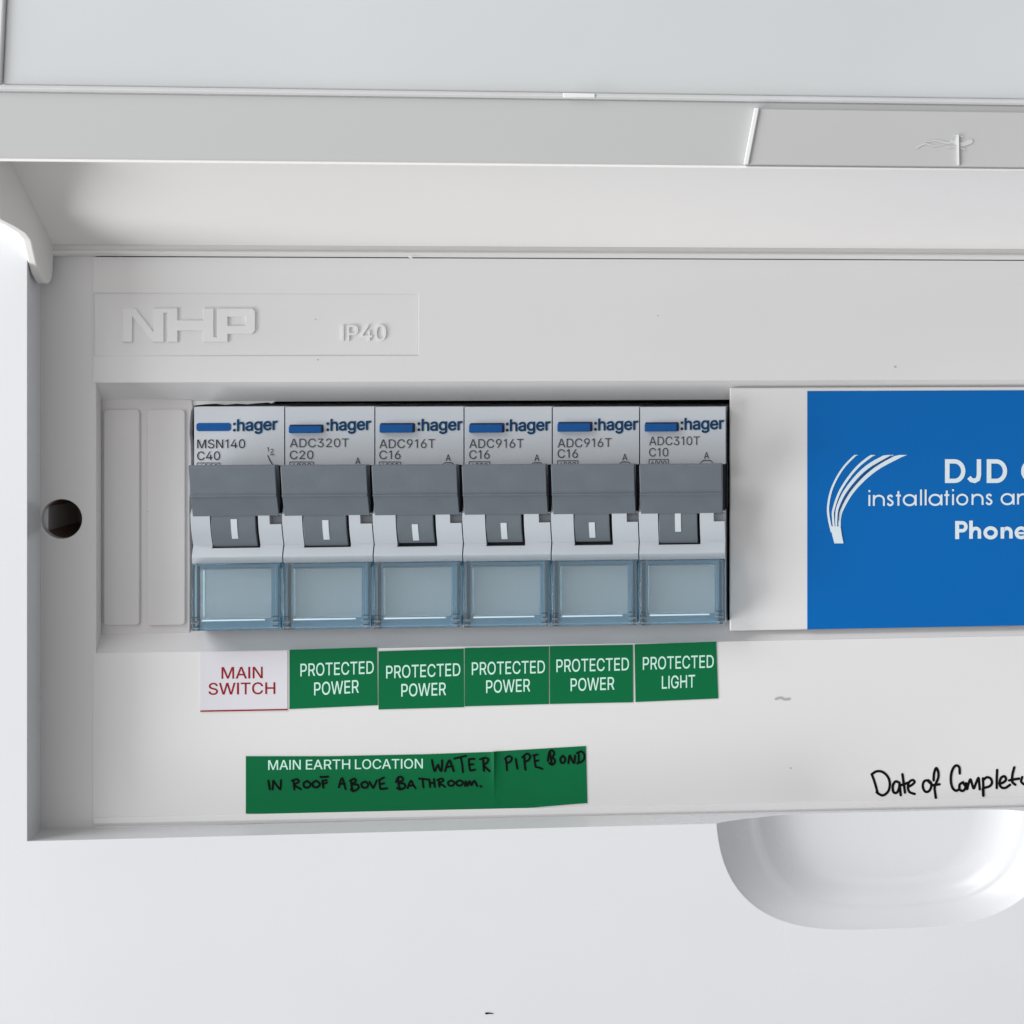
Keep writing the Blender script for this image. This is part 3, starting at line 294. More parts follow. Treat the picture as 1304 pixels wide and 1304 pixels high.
def raised_geo(gs, f, h, bev):
    """outlines raised h metres off the plane with a bevel of bev outline units"""
    V, Fc = [], []
    for k, (o, hs) in enumerate(gs):
        tiers = [(0.0, 0.0001), (0.0, -h * 0.55), (-bev * 0.35, -h * 0.88), (-bev, -h)]
        for p in [o] + hs:
            n0 = len(V); m = len(p)
            for d, y in tiers: V += [f(q, y) for q in grow(p, d)]
            for j in range(len(tiers) - 1):
                for i in range(m): Fc.append((n0 + j*m + i, n0 + j*m + (i+1) % m, n0 + (j+1)*m + (i+1) % m, n0 + (j+1)*m + i))
        v, t = tess(grow(o, -bev), [grow(q, -bev) for q in hs]); n = len(V)
        V += [f(p, -h) for p in v]; Fc += [tuple(i + n for i in q) for q in t]
    bm = bmesh.new(); vs_ = [bm.verts.new(a) for a in V]
    for q in Fc:
        try: bm.faces.new([vs_[i] for i in q])
        except ValueError: pass
    bmesh.ops.remove_doubles(bm, verts=bm.verts, dist=2e-7); bm.verts.index_update()
    V = [a.co.copy() for a in bm.verts]; Fc = [tuple(a.index for a in q.verts) for q in bm.faces]; bm.free()
    return V, Fc
def join(geos):
    V, Fc = [], []
    for v, f in geos:
        n = len(V); V += list(v); Fc += [tuple(i + n for i in q) for q in f]
    return V, Fc
def smoothline(pts, k=6):
    if len(pts) < 3: return [Vector(p) for p in pts]
    P = [Vector(p) for p in pts]; P = [P[0] * 2 - P[1]] + P + [P[-1] * 2 - P[-2]]; out = []
    for i in range(1, len(P) - 2):
        for j in range(k):
            t = j / k
            out.append(0.5 * ((2 * P[i]) + (-P[i-1] + P[i+1]) * t + (2*P[i-1] - 5*P[i] + 4*P[i+1] - P[i+2]) * t*t + (-P[i-1] + 3*P[i] - 3*P[i+1] + P[i+2]) * t**3))
    out.append(P[-2]); return out
STROKE_N = [0]
def stroke_geo(pts, w, Y, org=(0, 0), sc=1.0, smooth=True, caps=True, w1=None, top=-1e9):
    """a pen stroke: pts in zoomed pixels, w its width in the same, laid on plane Y"""
    P = smoothline(pts) if smooth else [Vector(p) for p in pts]
    n = len(P); L, Rr = [], []
    STROKE_N[0] = (STROKE_N[0] + 1) % 7
    y0 = Y - 0.012 * STROKE_N[0]
    ws = [w + ((w1 if w1 is not None else w) - w) * i / (n - 1) for i in range(n)]
    pts3, faces = [], []
    def put(p, i): return W(org[0] + p.x / sc, org[1] + max(p.y, top) / sc, y0 - 0.010 * i / n)
    for i in range(n):
        if i == 0: d = P[1] - P[0]
        elif i == n - 1: d = P[-1] - P[-2]
        else: d = (P[i+1] - P[i]).normalized() + (P[i] - P[i-1]).normalized()
        d = d.normalized() if d.length > 1e-6 else Vector((1, 0)); nn = Vector((-d.y, d.x))
        k = 1.0
        if 0 < i < n - 1 and not smooth:
            e = (P[i+1] - P[i]).normalized(); k = 1 / max(0.5, abs(nn.dot(Vector((-e.y, e.x)))))
        pts3 += [put(P[i] + nn * ws[i] / 2 * k, i), put(P[i] - nn * ws[i] / 2 * k, i)]
        if i: faces.append((2*i-2, 2*i-1, 2*i+1, 2*i))
    if caps:
        for i, sg in ((0, -1), (n - 1, 1)):
            d = (P[1] - P[0]) if i == 0 else (P[-1] - P[-2]); d.normalize(); nn = Vector((-d.y, d.x))
            s = len(pts3); ring = []
            for j in range(1, 5):
                a = math.pi * j / 5
                pts3.append(put(P[i] + nn * math.cos(a) * ws[i] / 2 + d * sg * math.sin(a) * ws[i] / 2, i)); ring.append(s + j - 1)
            faces.append(tuple([2*i] + ring + [2*i+1]))
    return pts3, faces
def flat(name, geo, m, parent):
    o = make(name, geo[0], geo[1], m, parent, smooth=0)
    me = o.data                                # face the camera
    bm = bmesh.new(); bm.from_mesh(me)
    for f in bm.faces:
        if f.normal.y > 0: f.normal_flip()
    bm.to_mesh(me); bm.free()
    return o
mm = 0.001
# ------------------------------------------------------------------ the setting
wl = box("wall", -1.2, 1.5, 0.075, 0.095, -1.2, 1.2, "wall"); tag(wl, kind="structure")

# ------------------------------------------------------------------ the enclosure
enc = empty("switchboard_enclosure", (0.10, 0.075, -0.18),
            "white plastic wall-mounted switchboard enclosure with raised lid and moulded logo", "switchboard")
FY = -14.0
xl, zb = W(34, 1071, FY).x, W(34, 1071, FY).z            # inner front corner of the surround
XR = 0.245
ZT = W(60, 190, FY).z
ox0 = W(-7, 900, FY).x
oz0 = W(300, 1304, FY).z - 0.030
# the cover is one moulding: outer box with a draughted recess and a finger scoop
cov = box("cover", ox0, XR + 0.03, FY * mm, 0.070, oz0, W(300, 262, FY).z, "cover", enc, bevel=1.6, segs=4)
bx0, bz0 = W(50, 1054, 1.5).x, W(50, 1054, 1.5).z
x1304 = W(1304, 1020, 0).x
TILT_B = -0.0018 / (x1304 - bx0); TILT_T = -0.00135 / (x1304 - bx0)
def frus(d):                                               # draughted recess
    k0 = (-30 - FY) / (1.5 - FY)
    fx = xl + (bx0 - xl) * k0; fz = zb + (bz0 - zb) * k0
    top = W(300, 200, FY).z + 0.03
    v = [(fx, -0.030, fz), (XR - (fx - xl), -0.030, fz), (XR - (fx - xl), -0.030, top), (fx, -0.030, top),
         (bx0, d, bz0), (XR - (bx0 - xl), d, bz0 + TILT_B * (XR - bx0)), (XR - (bx0 - xl), d, top), (bx0, d, top)]
    return [Vector(a) for a in v], [(0, 1, 2, 3), (4, 5, 6, 7), (0, 1, 5, 4), (1, 2, 6, 5), (2, 3, 7, 6), (3, 0, 4, 7)]
# finger scoop: stacked outlines, wide at the front face and shrinking inwards
sx0, sx1 = W(911, 1060, FY).x, W(1352, 1060, FY).x
szt, szb = W(960, 1030, FY).z + 0.004, W(1100, 1184, FY).z
def scoop_outline(k, y):
    out = []; ccx = (sx0 + sx1) / 2; hw = (sx1 - sx0) / 2; H = szt - szb
    kx = 1 - k; kz = 1 - k * 0.62
    n = 40
    for i in range(n + 1):
        a = math.pi * i / n
        c, s = math.cos(a), math.sin(a)
        e = 0.62
        x = ccx + hw * kx * math.copysign(abs(c) ** e, c)
        z = szt - H * kz * (abs(s) ** 0.72)
        out.append((x, y, z))
    return out
rings = []
for k, d in ((-0.008, -0.8), (0.012, 0.8), (0.05, 2.3), (0.10, 3.8), (0.165, 5.3), (0.195, 5.8), (0.222, 5.95), (0.245, 6.6), (0.30, 7.8), (0.36, 8.6), (0.43, 9.1), (0.52, 9.3)):
    rings.append(scoop_outline(k, (FY + d) * mm))
v = [Vector(p) for r in rings for p in r]; n = len(rings[0]); f = [tuple(range(n)), tuple(range((len(rings) - 1) * n, len(rings) * n))]
for j in range(len(rings) - 1):
    for i in range(n):
        f.append((j*n + i, j*n + (i+1) % n, (j+1)*n + (i+1) % n, (j+1)*n + i))
SCOOP = (v, f)
inner = boxv(bx0 - 0.0005, XR - 0.002, 0.004, 0.068, bz0 - 0.0005, W(300, 280, 0).z)
cut(cov, [frus(0.0045), SCOOP, boxv(bx0 + 0.001, XR - 0.004, 0.003, 0.068, bz0 + 0.0005, W(300, 290, 0).z)])
me = cov.data; me.polygons.foreach_set("use_smooth", [True] * len(me.polygons)); me.set_sharp_from_angle(angle=R(40))
for md in cov.modifiers:
    if md.type == "BEVEL": md.angle_limit = R(42); md.width = 0.0006; md.segments = 3

# back box behind the opening: dark inside
bk = box("back_box", bx0 + 0.003, XR - 0.006, 0.060, 0.064, bz0 + 0.003, W(300, 300, 0).z, "dark", enc)
rail = box("mounting_rail", bx0 + 0.012, XR - 0.012, 0.048, 0.0505, W(300, 700, 48).z, W(300, 560, 48).z, "lid_edge", enc, bevel=0.5)

# escutcheon: flat front panel with the breaker window
pz_top, pz_bot = W(300, 326, 0).z, W(300, 1036, 0).z
px118 = W(118, 700, 0).x
ptop = W(118, 327, 0).z
pbot = W(118, 1040, 0).z
panel = box("front_panel", px118, XR - 0.004, 0.0, 0.003, pbot - 0.0024, ptop, "panel", enc, bevel=0.18)
wx0, wx1 = W(118, 660, 0).x, XR - 0.035
wzt, wzb = W(118, 487.5, 0).z, W(118, 832, 0).z
ix0 = W(127, 660, 6).x; izt, izb = W(127, 512.3, 6).z, W(300, 801, 6).z
plate_l = [(wx0 + 0.0003, 0)]
lp = W(118, 373, 0); rp = W(533, 453, 0)
cut(panel, [boxv(wx0, wx1, -0.01, 0.02, wzb, wzt),
            boxv(lp.x + 0.0002, rp.x, -0.01, 0.00035, rp.z, lp.z)])
# draughted reveal round the window
def reveal():
    o = [(wx0, wzb), (wx1, wzb), (wx1, wzt), (wx0, wzt)]
    i = [(ix0, izb), (wx1 - (ix0 - wx0), izb), (wx1 - (ix0 - wx0), izt), (ix0, izt)]
    v = [(x, 0.0004, z) for x, z in o] + [(x, 0.006, z) for x, z in i] + [(x, 0.0072, z) for x, z in i] + [(x, 0.0072, z) for x, z in o]
    f = []
    for k in range(4):
        a, b = k, (k + 1) % 4
        f += [(a, b, 4 + b, 4 + a), (4 + a, 4 + b, 8 + b, 8 + a), (8 + a, 8 + b, 12 + b, 12 + a), (12 + a, 12 + b, b, a)]
    return v, f
rv = reveal(); make("window_reveal", rv[0], rv[1], "panel", enc, smooth=20)
# moulded logo plate sits in its shallow recess
lg = box("logo_plate", lp.x + 0.0004, rp.x - 0.0002, 0.00030, 0.0015, rp.z + 0.0002, lp.z - 0.0002, "panel", enc)
c3 = lambda X, Y: (100 + X / 2.835, 350 + Y / 2.835)
nhp = [(160, 243), (160, 120), (207, 120), (270, 203), (270, 120), (360, 120), (360, 163), (452, 163), (452, 120), (490, 120), (490, 224), (501, 224),
       (501, 120), (629, 120), (640, 132), (640, 202), (629, 214), (541, 214), (541, 243), (452, 243), (452, 202), (360, 202), (360, 243), (322, 243),
       (322, 138), (310, 138), (310, 243), (268, 243), (196, 152), (196, 243)]
hole = [(541, 152), (541, 183), (600, 183), (604, 179), (604, 156), (600, 152)]
nh = [(x, -y) for x, y in nhp]; ho = [(x, -y) for x, y in hole]
nh = nh if area2(nh) > 0 else nh[::-1]; ho = ho if area2(ho) < 0 else ho[::-1]
def nf(p, dy=0.0):
    w = W(*c3(p[0], -p[1]), 0.3); w.y += dy
    return w
v, f = raised_geo([(nh, [ho])], nf, 0.00045, 2.6)
make("raised_lettering", v, f, "raised", lg, smooth=25)
gs = contours("IP40", heavy=True)
v, f = raised_geo(gs, mapper(gs, 435, 492, 434, 433.6, 20, 0.3), 0.00036, 1.5)
make("raised_lettering", v, f, "raised", lg, smooth=0)

# left flange of the panel, slightly dished, with the screw hole
fx = W(50.5, 700, 1.6).x
prof = [(fx, 0.0030), (fx, 0.0020)]
for t in (0.06, 0.15, 0.3, 0.5, 0.7, 0.85, 1.0):
    prof.append((fx + (px118 - fx) * t + (0.0006 if t == 1 else 0), 0.0020 - 0.0017 * t ** 0.7))
prof.append((px118 + 0.0006, 0.0045)); prof.append((fx - 0.0006, 0.0045)); prof[1] = (fx - 0.0006, 0.0020)
prof = prof[1:]
z0, z1 = W(50, 1053, 2).z - 0.0009, W(70, 320, 1).z
nn = len(prof)
v = [(x, y, z0) for x, y in prof] + [(x, y, z1) for x, y in prof]
f = [tuple(range(nn)), tuple(range(nn, 2 * nn))] + [(i, (i + 1) % nn, nn + (i + 1) % nn, nn + i) for i in range(nn)]
fl = make("side_flange", v, f, "panel", enc, bevel=0.15, bangle=40)
hc = W(78, 661, 1.0); hr = 25.5 * 0.158 * mm
circ = [(hc.x + hr * math.cos(2 * math.pi * i / 48), hc.z + hr * math.sin(2 * math.pi * i / 48)) for i in range(48)]
cut(fl, [prism_y(circ, -0.01, 0.02)])
me = fl.data; me.polygons.foreach_set("use_smooth", [True] * len(me.polygons)); me.set_sharp_from_angle(angle=R(40))
# sleeve behind the screw hole with the screw deep inside
v = []; f = []
for k, (rr, yy) in enumerate(((hr + 0.0001, 0.0040), (hr * 0.97, 0.030), (hr * 0.45, 0.030), (hr * 0.42, 0.028), (0.0002, 0.028))):
    for i in range(32):
        a = 2 * math.pi * i / 32; v.append((hc.x + rr * math.cos(a), yy, hc.z + rr * math.sin(a)))
for k in range(4):
    for i in range(32): f.append((k*32+i, k*32+(i+1) % 32, (k+1)*32+(i+1) % 32, (k+1)*32+i))
make("screw_sleeve", v, f, "sleeve", enc)

# bottom bead under the panel and top bead below the lid
def bar(name, profile, x0, x1, m, parent, **k):
    v, f = prism_x(profile, x0, x1); return make(name, v, f, m, parent, **k)
zb0 = W(118, 1040.5, 0).z; zb1 = W(50, 1053.5, 0).z
v = []
for x in (px118 + 0.0002, XR - 0.003):
    zt = zb0 + TILT_T * (x - bx0); zb_ = zb1 + TILT_B * (x - bx0)
    v += [(x, y, z) for y, z in ((-0.00035, zt), (-0.0005, zb_ + 0.0006), (-0.0001, zb_), (0.0006, zb_ - 0.0006), (0.0028, zb_ - 0.0006), (0.0028, zt))]
make("bottom_bead", v, prism_x([(0, 0)] * 6, 0, 1)[1], "panel", enc, bevel=0.12)
t0 = W(300, 326.5, -1.5).z; t1 = W(300, 312.5, -1.5).z
bar("top_bead", [(-0.0012, t0), (-0.0020, t0 + 0.0006), (-0.0018, t0 + 0.0010), (-0.0008, t0 + 0.0013), (-0.0006, t1 + 0.001), (0.003, t1 + 0.001), (0.003, t0)], W(66, 320, -1.5).x, XR - 0.004, "panel", enc, bevel=0.12)

# ------------------------------------------------------------------ lid, swung up over the opening
lid = make("lid", *(lambda a: (a[0], a[1]))(prism_x([(0.0, 0.0), (0.0, 0.001), (0.001, 0.001)], 0, 0.001)), "lid", enc) if False else None
LX = W(66, 318, -2).x                                      # inner face of the side arm
def YZ(py, Y, px=300): return (Y * mm, W(px, py, Y).z)
BY = -46.0
LXR = XR + 0.012
a0 = YZ(313, -1.6); a1 = YZ(207, -34)
sl = (a1[1] - a0[1]) / (a1[0] - a0[0])
a2 = ((BY + 1.2) * mm, a0[1] + sl * ((BY + 1.2) * mm - a0[0]))
b0 = W(300, 207.5, BY).z; b1 = W(300, 121, BY).z
bx_left = W(-60, 160, BY).x
# the sloping hood is the lid's own moulding and carries the rest
hood_prof = [a0, a2, (a2[0], a2[1] + 0.0018), (a0[0] + 0.0004, a0[1] + 0.0018)]
v1 = prism_x(hood_prof, LX - 0.0002, LXR)
lid = make("lid", v1[0], v1[1], "lid", enc, bevel=0.3)
# lower lip that faces the room
v, f = prism_x([(BY * mm, b0 + 0.0004), (BY * mm + 0.0003, b0), (BY * mm + 0.0012, b0), (BY * mm + 0.0012, b1), (BY * mm, b1)], bx_left, LXR)
make("lid_lip", v, f, "lid_edge", lid, bevel=0.25, segs=3)
v, f = prism_x([(BY * mm - 0.00025, b0 - 0.0001), (BY * mm - 0.0003, b0 + 0.0003), (BY * mm + 0.0001, b0 + 0.0005), (BY * mm + 0.001, b0 - 0.0001)], bx_left, LXR)
make("painted_lip_highlight", v, f, "lid", lid, bevel=0.08)  # pale bar added as a painted highlight along the lip's bottom edge
# bead above the lip and the frame round the window
c0 = W(300, 112.5, BY).z
v, f = prism_x([(BY * mm - 0.0003, b1 + 0.0001), (BY * mm - 0.0010, (b1 + c0) / 2), (BY * mm - 0.0003, c0), (BY * mm + 0.0015, c0), (BY * mm + 0.0015, b1 + 0.0001)], bx_left, LXR)
make("lid_bead", v, f, "beadgrey", lid, bevel=0.2, segs=2)
# smoked window panel, leaning back a little
topz = W(300, -330, BY).z
lean = 0.0030 / (W(300, 0, BY).z - c0)
y_at = lambda z: BY * mm + 0.0007 + (z - c0) * lean
xw0 = W(4, 100, BY + 1).x
v = [(xw0, y_at(c0), c0 + 0.0001), (LXR - 0.004, y_at(c0), c0 + 0.0001), (LXR - 0.004, y_at(topz), topz), (xw0 + 0.0, y_at(topz), topz)]
v = [Vector(a) for a in v] + [Vector((a[0], a[1] + 0.0015, a[2])) for a in v]
make("lid_window", v, [(0, 1, 2, 3), (4, 5, 6, 7), (0, 1, 5, 4), (1, 2, 6, 5), (2, 3, 7, 6), (3, 0, 4, 7)], "window", lid, bevel=0.3)
v = [Vector((bx_left, y_at(c0) - 0.0010, c0 + 0.0001)), Vector((xw0 - 0.0001, y_at(c0) - 0.0010, c0 + 0.0001)), Vector((xw0 - 0.0001, y_at(topz) - 0.0010, topz)), Vector((bx_left, y_at(topz) - 0.0010, topz))]
v = v + [a + Vector((0, 0.003, 0)) for a in v]
make("lid_frame", v, [(0, 1, 2, 3), (4, 5, 6, 7), (0, 1, 5, 4), (1, 2, 6, 5), (2, 3, 7, 6), (3, 0, 4, 7)], "cover", lid, bevel=0.5, segs=3)
# catch piece on the lip at the right, behind a bright edge
cz0, cz1 = b0 + 0.0006, W(960, 139, BY).z
q0, q1 = W(951, 205, BY).x, W(963, 141, BY).x
v = [(q0, cz0), (LXR - 0.004, cz0), (LXR - 0.004, cz1), (q1, cz1)]
vv, ff = prism_y(v, BY * mm - 0.0009, BY * mm - 0.0001)
catch = make("catch_plate", vv, ff, "catch", lid, bevel=0.15)
v = [(q0 - 0.0006, cz0), (q0 + 0.0004, cz0), (q1 + 0.0007, cz1 + 0.0002), (q1 - 0.0003, cz1 + 0.0002)]
vv, ff = prism_y(v, BY * mm - 0.0013, BY * mm - 0.0001)
make("catch_edge", vv, ff, "bright", lid, bevel=0.2, segs=3)
v = [(W(1219.5, 203, BY).x, cz0 + 0.0003), (W(1221.5, 203, BY).x, cz0 + 0.0003), (W(1221, 173, BY).x, W(1220, 172, BY).z), (W(1218, 173, BY).x, W(1220, 172, BY).z)]
vv, ff = prism_y(v, BY * mm - 0.0013, BY * mm - 0.0009)
make("catch_rib", vv, ff, "bright", lid)
g = [stroke_geo(p, w, BY - 1.0, w1=w2) for p, w, w2 in (([(1167, 188), (1178, 183), (1190, 186), (1204, 183)], 2.5, 1.0), ([(1176, 181), (1192, 179), (1208, 182), (1220, 177)], 1.2, 3.0), ([(1212, 180), (1224, 184), (1236, 180)], 4.5, 6.0), ([(1206, 188), (1218, 187), (1228, 190)], 1.0, 2.0), ([(1214, 172), (1226, 174)], 1.0, 2.0))]
flat("scuff_mark", join(g), "scuff", lid)
v = [W(717, 118.2, BY - 1.05), W(758, 118.8, BY - 1.05), W(758, 124.8, BY - 1.05), W(717, 124.2, BY - 1.05)]
v += [a + Vector((0, 0.0009, 0)) for a in v]
make("lid_tab", v, [(0, 1, 2, 3), (4, 5, 6, 7), (0, 1, 5, 4), (1, 2, 6, 5), (2, 3, 7, 6), (3, 0, 4, 7)], "bright", lid, bevel=0.15)

# side arm of the lid: a plate standing square to the panel
def Yof(px, X):                                            # depth (m) at which the plane x = X is seen at px
    u = (px - XP) / F_PX
    return X * (-u * ST + CT) / (u * CT + ST) - DIST
def arm_pt(px, py):
    y = Yof(px, LX); return (y, W(px, py, y / mm).z)
arm_out = [arm_pt(4, 280), arm_pt(20, 288), arm_pt(34, 297), arm_pt(40, 305), arm_pt(43, 318), arm_pt(47, 335), arm_pt(51, 348), arm_pt(55, 356), arm_pt(59, 361), arm_pt(63, 361),
           arm_pt(66, 356), arm_pt(67.5, 346), arm_pt(68, 330), (0.0006, a0[1] + 0.0005), (0.0006, b1 - 0.003), ((BY + 1.3) * mm, b1 - 0.003), ((BY + 1.3) * mm, arm_pt(4, 280)[1] + 0.0012)]
v, f = prism_x(arm_out, LX - 0.0017, LX)
make("side_arm", v, f, "lid", lid, bevel=0.35, segs=3)

# ------------------------------------------------------------------ filler with two blank pads at the left of the window
fil = empty("blank_filler", W(185, 803, 6), "plain off-white filler with two upright rounded pads left of the first breaker", "filler plate")
FX1 = W(241.5, 660, 5).x
jag = [(241.5, 806), (241.8, 700), (241.2, 640), (242.6, 610), (243.6, 585), (243.0, 566), (241.6, 552), (242.2, 535), (243.4, 524), (245.5, 519), (244.0, 509)]
jo = [(ix0 - 0.0008, izt + 0.001), (ix0 - 0.0008, izb - 0.001)] + [(W(x, y, 5.2).x, W(x, y, 5.2).z) for x, y in jag]
vv, ff = prism_y(jo, 0.0052, 0.0080); make("backing", vv, ff, "pad", fil, bevel=0.12)
jag = [(244, 505), (244, 517), (249, 516.2), (262, 514.8), (275, 514.2), (288, 515.4), (301, 514.0), (315, 514.8), (330, 513.4), (341, 512.6), (346, 513.8), (352, 510.2), (353, 504)]
vv, ff = prism_y([(W(x, y, 5.8).x, W(x, y, 5.8).z) for x, y in jag], 0.0058, 0.0075); make("broken_edge", vv, ff, "raised", enc)
for a, b in ((131.5, 178), (187, 236)):
    p0 = W(a, 797, 4.7); p1 = W(b, 521, 4.7)
    vv, ff = prism_y(rounded(p0.x, p1.x, p0.z, p1.z, 0.0008), 0.0046, 0.0060)
    make("pad", vv, ff, "pad", fil, bevel=0.25, segs=3)

# ------------------------------------------------------------------ circuit breakers
SH = -9.0                                                  # the noses stand proud of the panel
BXL = W(246.5, 660, 7 + SH).x; BXR = W(924.5, 660, 7 + SH).x
PITCH = (BXR - BXL) / 6
MW = PITCH - 0.00022                                       # body width
ZO = [0.0]                                                 # the row sags a hair to the right
zr = lambda py, Y, px=303: W(px, py, Y + SH).z + ZO[0]
def arc(y0, z0, y1, z1, bulge, n=6):
    out = []
    for i in range(n + 1):
        t = i / n; out.append((y0 + (y1 - y0) * t - bulge * math.sin(math.pi * t), z0 + (z1 - z0) * t))
    return out
BASEZ = zr(803, 7)
def P0(px, py, Y): return W(px, py, Y)
def shv(v): return [Vector((a[0], a[1] + SH / 1000, a[2])) for a in v]
def build_breaker(i, label, tongue, mark_rows, texts, flat_bar):
    ZO[0] = -0.000095 * i
    org = Vector((BXL + PITCH * i, 0.007 + SH * mm, BASEZ))
    t = empty("circuit_breaker", org, label, "circuit breaker", "circuit breakers in a row in the window")
    x0 = org.x + 0.00011; x1 = x0 + MW
    X = lambda off: x0 + off * PITCH / 115.0               # off in photo pixels of the first module
    prof = [(0.050, zr(518, 7) - 0.0002), (0.0070, zr(518, 7)), (0.0070, zr(605, 7)), (0.0050, zr(645, 5))]
    prof += arc(0.0034, zr(655, 3.4), 0.0062, zr(697.5, 6.2 + SH), 0.0006)
    prof += [(0.0056, zr(698.5, 5.6)), (0.0049, zr(706, 4.9)), (0.0047, zr(709, 4.7)), (0.0052, zr(717, 5.2)), (0.0092, zr(718, 9.2)), (0.0092, zr(800, 9.2)), (0.050, zr(800, 9.2))]
    v, f = prism_x([(y, z) for y, z in prof], x0, x1); v = shv(v)
    b = make("housing", v, f, "breaker", t, bevel=0.22, segs=2, bangle=34)
    ta, tb = tongue
    sl_z0, sl_z1 = zr(698, 5.4), zr(640, 5)
    # slot for the toggle's tongue, and the small pocket at the right
    cut(b, [boxv(X(ta) - 0.00012, X(tb) + 0.00055, SH * mm, 0.016 + SH * mm, sl_z0, sl_z1),
            boxv(X(100), x1 + 0.001, -0.004 + SH * mm, 0.0150 + SH * mm, zr(654.6, 4), zr(593.5, 5)),
            boxv(x0 + 0.0004, x0 + 0.0011, 0.0, 0.0110 + SH * mm + 0.004, zr(799, 9), zr(719, 9)),
            boxv(x1 - 0.0013, x1 - 0.0007, 0.0, 0.0110 + SH * mm + 0.004, zr(799, 9), zr(719, 9)),
            boxv(X(99), x1 + 0.001, SH * mm, 0.0072 + SH * mm, zr(668, 4), zr(655.5, 4))])
    me = b.data; me.polygons.foreach_set("use_smooth", [True] * len(me.polygons)); me.set_sharp_from_angle(angle=R(35))
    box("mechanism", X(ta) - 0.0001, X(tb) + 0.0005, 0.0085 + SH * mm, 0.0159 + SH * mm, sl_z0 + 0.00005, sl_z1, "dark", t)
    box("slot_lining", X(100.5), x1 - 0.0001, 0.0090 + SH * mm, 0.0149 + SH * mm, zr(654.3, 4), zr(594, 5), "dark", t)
    # toggle: full-width lever that leans out at its top
    hx0 = W(239.5, 600, -1.0 + SH).x - BXL + org.x; hx1 = W(350, 600, -1.0 + SH).x - BXL + org.x
    lev = [(-0.0004, zr(592.5, -0.4) + 0.0001), (-0.0010, zr(594.5, -1)), (0.0000, zr(612, 0)), (0.0008, zr(629.5, 0.8)), (0.00035, zr(631, 0.3)), (0.00045, zr(632.4, 0.4)), (0.0014, zr(634.5, 1.4)), (0.0034, zr(657, 3.4)), (0.0046, zr(658, 4.6)), (0.0052, zr(640, 5)), (0.0035, zr(592, 3.5))]
    v, f = prism_x(lev, hx0, hx1); v = shv(v)
    tg = make("toggle", v, f, "toggle", t, bevel=0.12, segs=3, bangle=25)
    rows = 696 if mark_rows[0] < 667 else 693
    to = arc(0.0036, zr(656, 3.6), 0.0064, zr(rows, 6.4), 0.0007) + [(0.0090, zr(rows, 9)), (0.0090, zr(656, 9))]
    v, f = prism_x(to, X(ta), X(tb)); v = shv(v)
    make("tongue", v, f, "toggle", tg, bevel=0.12)
    ma, mb = mark_rows
    yy = lambda r: 0.0036 + 0.0028 * (r - 656) / (rows - 656) - 0.0007 * math.sin(math.pi * (r - 656) / (rows - 656)) - 0.00010
    c = (ta + tb) / 2 + (1 if tb - ta > 52 else 0)
    rr = [ma + (mb - ma) * k / 6 for k in range(7)]
    pr = [(yy(r), zr(r, yy(r) / mm)) for r in rr] + [(yy(r) + 0.0004, zr(r, yy(r) / mm)) for r in reversed(rr)]
    v, f = prism_x(pr, X(c - 3.9), X(c + 3.9)); v = shv(v)
    make("on_mark", v, f, "mark", tg)
    # clear blue terminal cover
    gy0, gy1 = 0.0036 + SH * mm, 0.0090 + SH * mm
    gz0, gz1 = zr(802.5, 3.6), zr(717.5, 3.6)
    g = box("terminal_cover", x0 + 0.00015, x1 - 0.00015, gy0, gy1, gz0, gz1, "glass", t, bevel=0.18, segs=2)
    cut(g, [boxv(x0 + 0.0017, x1 - 0.0019, gy0 + 0.0011, 0.02 + SH * mm, gz0 + 0.0022, gz1 - 0.0011)])
    # hinge nubs and the ridge at its foot
    for xa, xb in ((0.0002, 0.0016), (MW - 0.0019, MW - 0.0003)):
        for k in range(2):
            za = gz0 + 0.0003 + k * 0.00105
            box("hinge_nub", x0 + xa, x0 + xb, gy0 - 0.00045, gy0 - 0.00003, za, za + 0.0006, "glass", g, bevel=0.1)
    box("cover_ridge", x0 + 0.0022, x1 - 0.0030, gy0 - 0.0003, gy0 - 0.00003, gz0 + 0.0019, gz0 + 0.00225, "ridgeglint", g, bevel=0.08)  # glint of the clear fold, painted by a pale opaque strip
    for xa in (0.0003, MW - 0.0016):
        for za in (0.0006, 0.0016, 0.0026):
            box("hinge_slot", x0 + xa, x0 + xa + 0.0012, gy0 - 0.00012, gy0 - 0.00002, gz0 + za, gz0 + za + 0.00022, "slotblue", g)
    # print
    bar_px, fields, hagerx, ab = texts
    Yp = 6.90
    if flat_bar:
        p0 = W(bar_px[0], bar_px[3], 6.9 + SH); p1 = W(bar_px[1], bar_px[2], 6.9 + SH)
        vv, ff = prism_y(rounded(p0.x, p1.x, p0.z, p1.z, (p1.z - p0.z) * 0.3), 0.00688, 0.0074); vv = shv(vv)
        make("name_bar", vv, ff, "blue", t)
    else:
        p0 = W(bar_px[0], bar_px[3], 6.2 + SH); p1 = W(bar_px[1] - 2.5, bar_px[2] + 2, 6.2 + SH)
        fr = W(bar_px[0] + 0.5, bar_px[3], 6.9 + SH); fr1 = W(bar_px[1], bar_px[2], 6.9 + SH)
        vv, ff = prism_y(rounded(fr.x, fr1.x, fr.z, fr1.z, 0.0003), 0.00690, 0.0074); vv = shv(vv)
        s = make("button_surround", vv, ff, "navydark", t)
        vv, ff = prism_y(rounded(p0.x, p1.x, p0.z, p1.z, 0.00025), 0.0058, 0.0072); vv = shv(vv)
        make("test_button", vv, ff, "blue", t, bevel=0.12)
    hx, hx2, hb0, hb1 = hagerx
    flat("brand_lettering", text_geo(":hager", hx, hx2, hb0, hb1, 14.6, 6.86 + SH, bold=17, track=-12), "navy", t)
